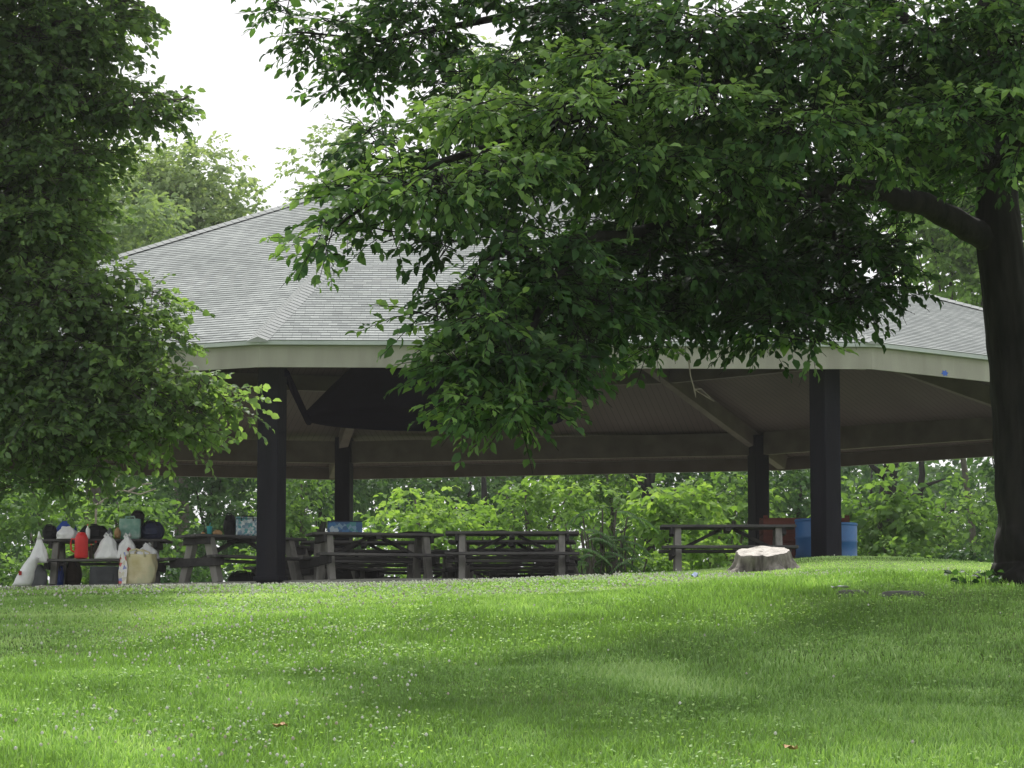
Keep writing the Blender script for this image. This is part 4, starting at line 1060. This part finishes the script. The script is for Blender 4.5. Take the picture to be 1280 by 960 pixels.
# far wood closing the view between the trees: reads as one mass
nw = 13000
ow = np.column_stack([rB.uniform(-75, 75, nw), rB.uniform(118, 146, nw), np.zeros(nw)])
tw_ = 9.6 + 3.0 * vnoise(ow[:, 0] * .16, ow[:, 1] * .05, 61) + 1.6 * vnoise(ow[:, 0] * .6, ow[:, 1] * .1, 62)
ow[:, 2] = -3 + (tw_ + 3) * rB.uniform(0, 1, nw) ** .8
dw = norm(rB.normal(0, 1, (nw, 3)) * [1, 1, .6])
pw = sprays(ow, dw, rB, nl=9, tl=1.5, ll=.55, lw=.7, droop=.3, wild=.4, vbase=np.clip(vnoise(ow[:, 0] * .4, ow[:, 2] * .5, 63) * .9, 0, 1), flat=.6)
tag(leaf_obj('far_wood', pw, M['leafDark'], None), kind='stuff')
# bare trunks standing in the wood
for px, Y, r_, lab in ((1112, 82, .28, 'bare dark trunk standing in the wood right of the barrels'), (600, 95, .16, 'thin trunk among the yellow green trees'), (1148, 88, .14, 'thin dark trunk in the wood near the big tree'), (810, 84, .2, 'gnarled brown trunk behind the left end of the lone table')):
    c = at(px, 700, Y); gz_ = float(hgt(c[0], c[1]))
    t = empty('bare_tree', (c[0], c[1], gz_), lab, 'tree trunk')
    b = MB(); b.tube([(0, 0, -.3), (.08, 0, 2), (-.05, .1, 4), (.15, 0, 5.5), (.1, .1, 6.5)], [r_ * 1.3, r_, r_ * .9, r_ * .7, r_ * .4], 10)
    b.build('trunk', M['barkDark'], t, smooth=True)
    b = MB(); b.tube([(.0, 0, 3.4), (1.0, .1, 4.4), (1.6, .2, 4.6)], [r_ * .4, r_ * .25, .02], 6); b.tube([(.0, 0, 4.5), (-.9, .1, 5.4)], [r_ * .4, .02], 6); b.build('limb', M['barkDark'], t, smooth=True)
# sumac fronds
def frond_bush(px, py, Y, n, label, seed):
    r = np.random.default_rng(seed); c = at(px, py, Y); gz_ = float(hgt(c[0], c[1])); t = empty('sumac_shrub', (c[0], c[1], gz_), label, 'shrub', G2)
    o0 = np.array([c[0], c[1], gz_]); hz_ = c[2] - gz_ - .1; st = MB(); parts = []
    for k in range(n):
        a = r.uniform(0, 2 * PI); base = np.array([r.normal(0, .35), r.normal(0, .35), hz_ + r.uniform(-.5, .5)])
        dirn = np.array([math.cos(a), math.sin(a) * .6, .35]); ln = r.uniform(.6, 1.0)
        pts = [base + dirn * ln * q + np.array([0, 0, -.75 * q * q * ln]) for q in np.linspace(0, 1, 9)]
        st.tube(pts, [.015] + [.01] * 7 + [.004], 5)
        st.tube([np.array([base[0] * .3, base[1] * .3, 0]), base], [.03, .02], 5)
        for q in np.linspace(.08, 1, 20):
            p_ = base + dirn * ln * q + np.array([0, 0, -.75 * q * q * ln]); tg = dirn + np.array([0, 0, -1.5 * q]); sd = np.cross(tg, [0, 0, 1]); sd /= np.linalg.norm(sd)
            for s in (-1, 1):
                parts.append((p_ + o0, sd * s + tg * .35 + np.array([0, 0, -.35]), np.array([0, 0, 1.]) + r.normal(0, .2, 3), .17 * (1 - .5 * abs(q - .45)), .04, .3 + .5 * r.uniform()))
    A = [np.array([p[i] for p in parts]) for i in range(6)]
    leaf_obj('foliage', A, M['leafSumac'], t); st.build('stem', M['barkGrey'], t)
frond_bush(752, 655, 73.2, 22, 'feathery sumac shrub with drooping fronds, upper one of the pair', 3)
frond_bush(735, 700, 72.2, 24, 'feathery sumac shrub with long arching fronds nearest the lawn', 4)
frond_bush(775, 690, 72.8, 18, 'feathery sumac shrub between the arching one and the lone table', 6)
# pale dead branches at the left
c = at(165, 618, 70); gz_ = float(hgt(c[0], c[1])); t = empty('dead_branch', (c[0], c[1], gz_), 'pale dead branches reaching sideways above the seated person', 'branch')
b = MB(); o0 = np.array([c[0], c[1], gz_])
for pts in ([(120, 632), (150, 612), (175, 618), (195, 611)], [(140, 618), (144, 600), (150, 592)], [(160, 615), (176, 606), (190, 604)], [(120, 632), (118, 720)]):
    b.tube([at(x, y, 76) - o0 for x, y in pts], [.035] + [.02] * (len(pts) - 1), 5)
b.build('branch', M['twigPale'], t)
# plantlet at the foot of the big trunk
c = at(1215, 724, 24.2); gz_ = float(hgt(c[0], c[1])); t = empty('weed_plant', (c[0], c[1], gz_), 'low dark leafy weed sprouting left of the big trunk', 'plant')
r = np.random.default_rng(12); n = 46
pos = np.column_stack([c[0] + r.uniform(-.19, .24, n), c[1] + r.uniform(-.15, .1, n), gz_ + r.uniform(.03, .13, n)])
leaf_obj('foliage', [pos, r.normal(0, 1, (n, 3)) * [1, 1, .4], np.array([0, -.6, .8]) + r.normal(0, .4, (n, 3)), r.uniform(.05, .085, n), r.uniform(.04, .06, n), r.uniform(0, .35, n)], M['leafR'], t)
b = MB()
for k in range(0, n, 2): b.tube([(pos[k][0] - c[0], pos[k][1] - c[1], 0), pos[k] - np.array([c[0], c[1], gz_])], .003, 4)
b.build('stem', M['barkGrey'], t)

# ------------------------------------------------------------------ grass and clover
def in_view(X, Y, m=1.4): return np.abs(X) < (Y * 640 / 3711 + m)
def scatter(n, y0, y1, seed, m=1.4):
    r = np.random.default_rng(seed)
    Y = r.uniform(y0, y1, n); W = y1 * 640 / 3711 + m
    X = r.uniform(-W, W, n); k = in_view(X, Y, m); return X[k], Y[k], r
def grass(name, n, y0, y1, hmin, hmax, w, seed, tall=True):
    X, Y, r = scatter(n, y0, y1, seed)
    # no grass on the slab
    poly_y = np.interp(X, [p[0] for p in fr2[:7]], [p[1] for p in fr2[:7]])
    k = Y < poly_y + np.where(X > 3.2, 1.2, np.where(X < -.5, -.22, -.02)) + r.normal(0, .03, len(X)); X, Y = X[k], Y[k]
    n = len(X); Z = hgt(X, Y)
    clump = vnoise(X * 1.8, Y * 1.8, 8) * .5 + vnoise(X * 6, Y * 4, 9) * .3 + vnoise(X * .5, Y * .4, 10) * .4
    crest = np.exp(-((Y - 26.2) / 1.3) ** 2) * np.clip((X - .3) / 1.5, 0, 1) + np.exp(-((Y - 43.6) / .6) ** 2) * .4
    Yb = np.clip(28 + 2.7 * X, 18.5, 28) + 1.2 * (vnoise(X * .8, Y * .8, 23) - .5)
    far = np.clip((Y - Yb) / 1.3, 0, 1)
    H = .82 * r.uniform(hmin, hmax, n) * (.15 + 1.4 * clump) * (1 + .55 * crest) * (1 - .45 * far)
    a = r.uniform(0, 2 * PI, n); lean = r.uniform(.1, .75, n)
    dx, dy = np.cos(a) * lean * H, np.sin(a) * lean * H
    ph = r.uniform(0, PI, n); wx, wy = np.cos(ph) * w * .5, np.sin(ph) * w * .5
    b0 = np.stack([X - wx, Y - wy, Z - .01], 1); b1 = np.stack([X + wx, Y + wy, Z - .01], 1)
    m0 = np.stack([X + dx * .35 - wx * .8, Y + dy * .35 - wy * .8, Z + H * .6], 1); m1 = np.stack([X + dx * .35 + wx * .8, Y + dy * .35 + wy * .8, Z + H * .6], 1)
    tp_ = np.stack([X + dx, Y + dy, Z + H * r.uniform(.8, 1, n)], 1)
    co = np.stack([b0, b1, m1, tp_, m0], 1).reshape(-1, 3)
    base = np.array([[0, 1, 2], [0, 2, 4], [4, 2, 3]])
    fc = (base[None] + (np.arange(n) * 5)[:, None, None]).reshape(-1, 3)
    patch = vnoise(X * .45 + 3, Y * .45, 17) * .5 + vnoise(X * 1.7, Y * 1.2, 18) * .35
    dry = np.clip(vnoise(X * 1.1 + 31, Y * .8 + 2, 19) - .68, 0, 1) * 1.6
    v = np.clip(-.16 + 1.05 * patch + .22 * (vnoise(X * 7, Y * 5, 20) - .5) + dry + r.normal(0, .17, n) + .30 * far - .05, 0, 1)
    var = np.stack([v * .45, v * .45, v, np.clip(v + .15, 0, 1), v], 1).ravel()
    o = fast_mesh(name, co, fc, M['grass'], var); tag(o, kind='stuff'); return o
grass('grass', 210000, 12.5, 19, .025, .075, .0065, 1)
grass('grass', 210000, 19, 28.5, .028, .08, .008, 2)
grass('grass', 230000, 28.5, 49.8, .02, .055, .014, 3)

def flowers(seed):
    r = np.random.default_rng(seed)
    Xs, Ys = [], []
    for y0, y1, n in ((12.5, 18, 5200), (18, 27, 11000), (27, 46.5, 36000)):
        X, Y, _ = scatter(n, y0, y1, seed + int(y0))
        pat = vnoise(X * .9 + 11, Y * .6 + 5, 31) * .6 + vnoise(X * 3, Y * 2, 32) * .4
        px = X / Y * 3711 + 640
        near = np.clip((640 - px) / 380, .05, 1)
        nearband = near * (pat > .42) * np.clip((pat - .35) * 2.2, 0, 1)
        farband = np.clip((pat - .22) * 2.4, 0, 1) * np.exp(-((Y - 32) / 5.0) ** 2) * np.clip(1.15 - .0006 * np.abs(px - 620), .25, 1)
        Yb = np.clip(28 + 2.7 * X, 18.5, 28)
        zone = np.clip((Y - Yb) / 1.5, 0, 1)
        streak = np.exp(-((Y - Yb - .6) / 1.4) ** 2) * (px < 700)
        pr_ = np.clip(nearband * .45 * (1 - zone) + zone * np.maximum(farband, .35 * np.clip((pat - .3) * 2.4, 0, 1) * np.clip((38 - Y) / 4, .06, 1)) * np.where(Y < 28, .7, 1) + .35 * streak * pat, 0, 1)
        k = r.uniform(0, 1, len(X)) < pr_
        Xs.append(X[k]); Ys.append(Y[k])
    X = np.concatenate(Xs); Y = np.concatenate(Ys)
    poly_y = np.interp(X, [p[0] for p in fr2[:7]], [p[1] for p in fr2[:7]]); k = Y < poly_y - 4.5 * np.random.default_rng(4).uniform(0, 1, len(Y)) ** 1.5 - .5; X, Y = X[k], Y[k]
    n = len(X); Z = hgt(X, Y) + r.uniform(.04, .085, n) * np.where(Y > 27, .8, 1); s = r.uniform(.004, .0095, n) * np.where(Y > 27, 1.35, 1.1)
    u = []
    for z_, rr, k_ in ((-.7, .7, 6), (0, 1, 6), (.75, .6, 6)):
        for q in range(6): u.append((rr * math.cos(q * PI / 3 + z_), rr * math.sin(q * PI / 3 + z_), z_))
    u.append((0, 0, 1.05)); u.append((0, 0, -1)); u = np.array(u)
    fs = []
    for i in range(2):
        for q in range(6):
            a, b, c, d = i * 6 + q, i * 6 + (q + 1) % 6, (i + 1) * 6 + (q + 1) % 6, (i + 1) * 6 + q; fs += [(a, b, c), (a, c, d)]
    for q in range(6): fs += [(12 + q, 12 + (q + 1) % 6, 18), ((q + 1) % 6, q, 19)]
    fs = np.array(fs); co = (np.stack([X, Y, Z], 1)[:, None] + u[None] * s[:, None, None]).reshape(-1, 3)
    fc = (fs[None] + (np.arange(n) * 20)[:, None, None]).reshape(-1, 3)
    var = np.repeat(r.uniform(0, 1, n), 20)
    m, nt, out = new_mat('clover heads'); a = N(nt, 'ShaderNodeAttribute'); a.attribute_name = 'var'
    c = ramp(nt, a.outputs['Fac'], [(0, (.42, .36, .28)), (.35, (.66, .66, .58)), (1, (.80, .80, .74))])
    b = N(nt, 'ShaderNodeBsdfPrincipled'); b.inputs['Roughness'].default_value = .9; L(nt, c, b.inputs['Base Color']); L(nt, b.outputs[0], out.inputs[0])
    o = fast_mesh('clover_flowers', co, fc, m, var); tag(o, kind='stuff')
    print('flowers', n)
flowers(50)
X, Y, r = scatter(110000, 12.5, 34, 77)
pat = vnoise(X * 1.3 + 7, Y * .9, 41) * .6 + vnoise(X * 4, Y * 3, 42) * .4
k = pat > r.uniform(.35, .75, len(X)); X, Y = X[k], Y[k]; n = len(X)
pos = np.stack([X, Y, hgt(X, Y) + r.uniform(.02, .06, n)], 1); a = r.uniform(0, 2 * PI, n)
leaf_obj('clover_leaves', [pos, np.stack([np.cos(a), np.sin(a), r.normal(0, .25, n)], 1), np.array([0, -.25, 1.]) + r.normal(0, .45, (n, 3)), r.uniform(.014, .028, n), r.uniform(.012, .022, n), np.clip(r.normal(.45, .25, n), 0, 1)], M['grass'], None)
tag(bpy.data.objects['clover_leaves'], kind='stuff')


# ------------------------------------------------------------------ sky, sun, camera
SUN_EL, SUN_AZ = R(47), R(-7)     # azimuth measured from +Y towards +X
w = bpy.data.worlds.new('World'); S.world = w; w.use_nodes = True; nt = w.node_tree
for n_ in list(nt.nodes): nt.nodes.remove(n_)
out = nt.nodes.new('ShaderNodeOutputWorld'); bg = nt.nodes.new('ShaderNodeBackground')
sky = nt.nodes.new('ShaderNodeTexSky'); sky.sky_type = 'NISHITA'; sky.sun_disc = False
sky.sun_elevation = SUN_EL; sky.sun_rotation = SUN_AZ; sky.air_density = 1.5; sky.dust_density = 6
hs = nt.nodes.new('ShaderNodeHueSaturation'); hs.inputs['Saturation'].default_value = .25
tc = nt.nodes.new('ShaderNodeTexCoord'); nz = nt.nodes.new('ShaderNodeTexNoise'); nz.inputs['Scale'].default_value = 2.2; nz.inputs['Detail'].default_value = 5
L(nt, tc.outputs['Generated'], nz.inputs['Vector'])
cl = ramp(nt, nz.outputs[0], [(.3, (8.2, 8.3, 8.5)), (.7, (9.6, 9.6, 9.6))])
mx = nt.nodes.new('ShaderNodeMixRGB'); mx.inputs[0].default_value = .88
L(nt, sky.outputs[0], hs.inputs['Color']); L(nt, hs.outputs[0], mx.inputs[1]); L(nt, cl, mx.inputs[2])
# thin cloud: brightest low down, deeper overhead
sx = nt.nodes.new('ShaderNodeSeparateXYZ'); L(nt, tc.outputs['Generated'], sx.inputs[0])
zr = ramp(nt, sx.outputs['Z'], [(0.0, (1, 1, 1)), (.36, (1, 1, 1)), (.75, (.66, .67, .70))])
mz = nt.nodes.new('ShaderNodeMixRGB'); mz.blend_type = 'MULTIPLY'; mz.inputs[0].default_value = 1
L(nt, mx.outputs[0], mz.inputs[1]); L(nt, zr, mz.inputs[2])
L(nt, mz.outputs[0], bg.inputs[0]); bg.inputs[1].default_value = .13
L(nt, bg.outputs[0], out.inputs[0])

hz_m, hnt, hout = new_mat('thin haze')
vs_ = N(hnt, 'ShaderNodeVolumeScatter'); vs_.inputs['Color'].default_value = (1, 1, 1, 1); vs_.inputs['Density'].default_value = .00026; vs_.inputs['Anisotropy'].default_value = .3
L(hnt, vs_.outputs[0], hout.inputs['Volume'])
b = MB(); b.box((0, 60, 13), (240, 190, 44)); hb2 = b.build('haze', hz_m); tag(hb2, kind='structure')
sl = bpy.data.lights.new('sun', 'SUN'); sl.energy = 5.3; sl.angle = R(5.0); sl.color = (1, .975, .92)
so = bpy.data.objects.new('sun', sl); COL.objects.link(so)
sd = Vector((math.sin(SUN_AZ) * math.cos(SUN_EL), math.cos(SUN_AZ) * math.cos(SUN_EL), math.sin(SUN_EL)))
so.rotation_euler = sd.to_track_quat('Z', 'Y').to_euler(); so.location = (0, 0, 40)

cam = bpy.data.cameras.new('camera'); co_ = bpy.data.objects.new('camera', cam); COL.objects.link(co_)
cam.sensor_width = 36; cam.lens = 36 * F; cam.clip_start = .5; cam.clip_end = 2000
co_.rotation_euler = (PI / 2 + PITCH, 0, 0); S.camera = co_
S.view_settings.view_transform = 'Standard'; S.view_settings.look = 'None'; S.view_settings.exposure = 0
S.render.engine = 'CYCLES'
S.cycles.use_denoising = True
S.cycles.max_bounces = 4; S.cycles.volume_bounces = 0; S.cycles.diffuse_bounces = 3; S.cycles.transmission_bounces = 3; S.cycles.transparent_max_bounces = 2
S.cycles.use_adaptive_sampling = True; S.cycles.adaptive_threshold = .03
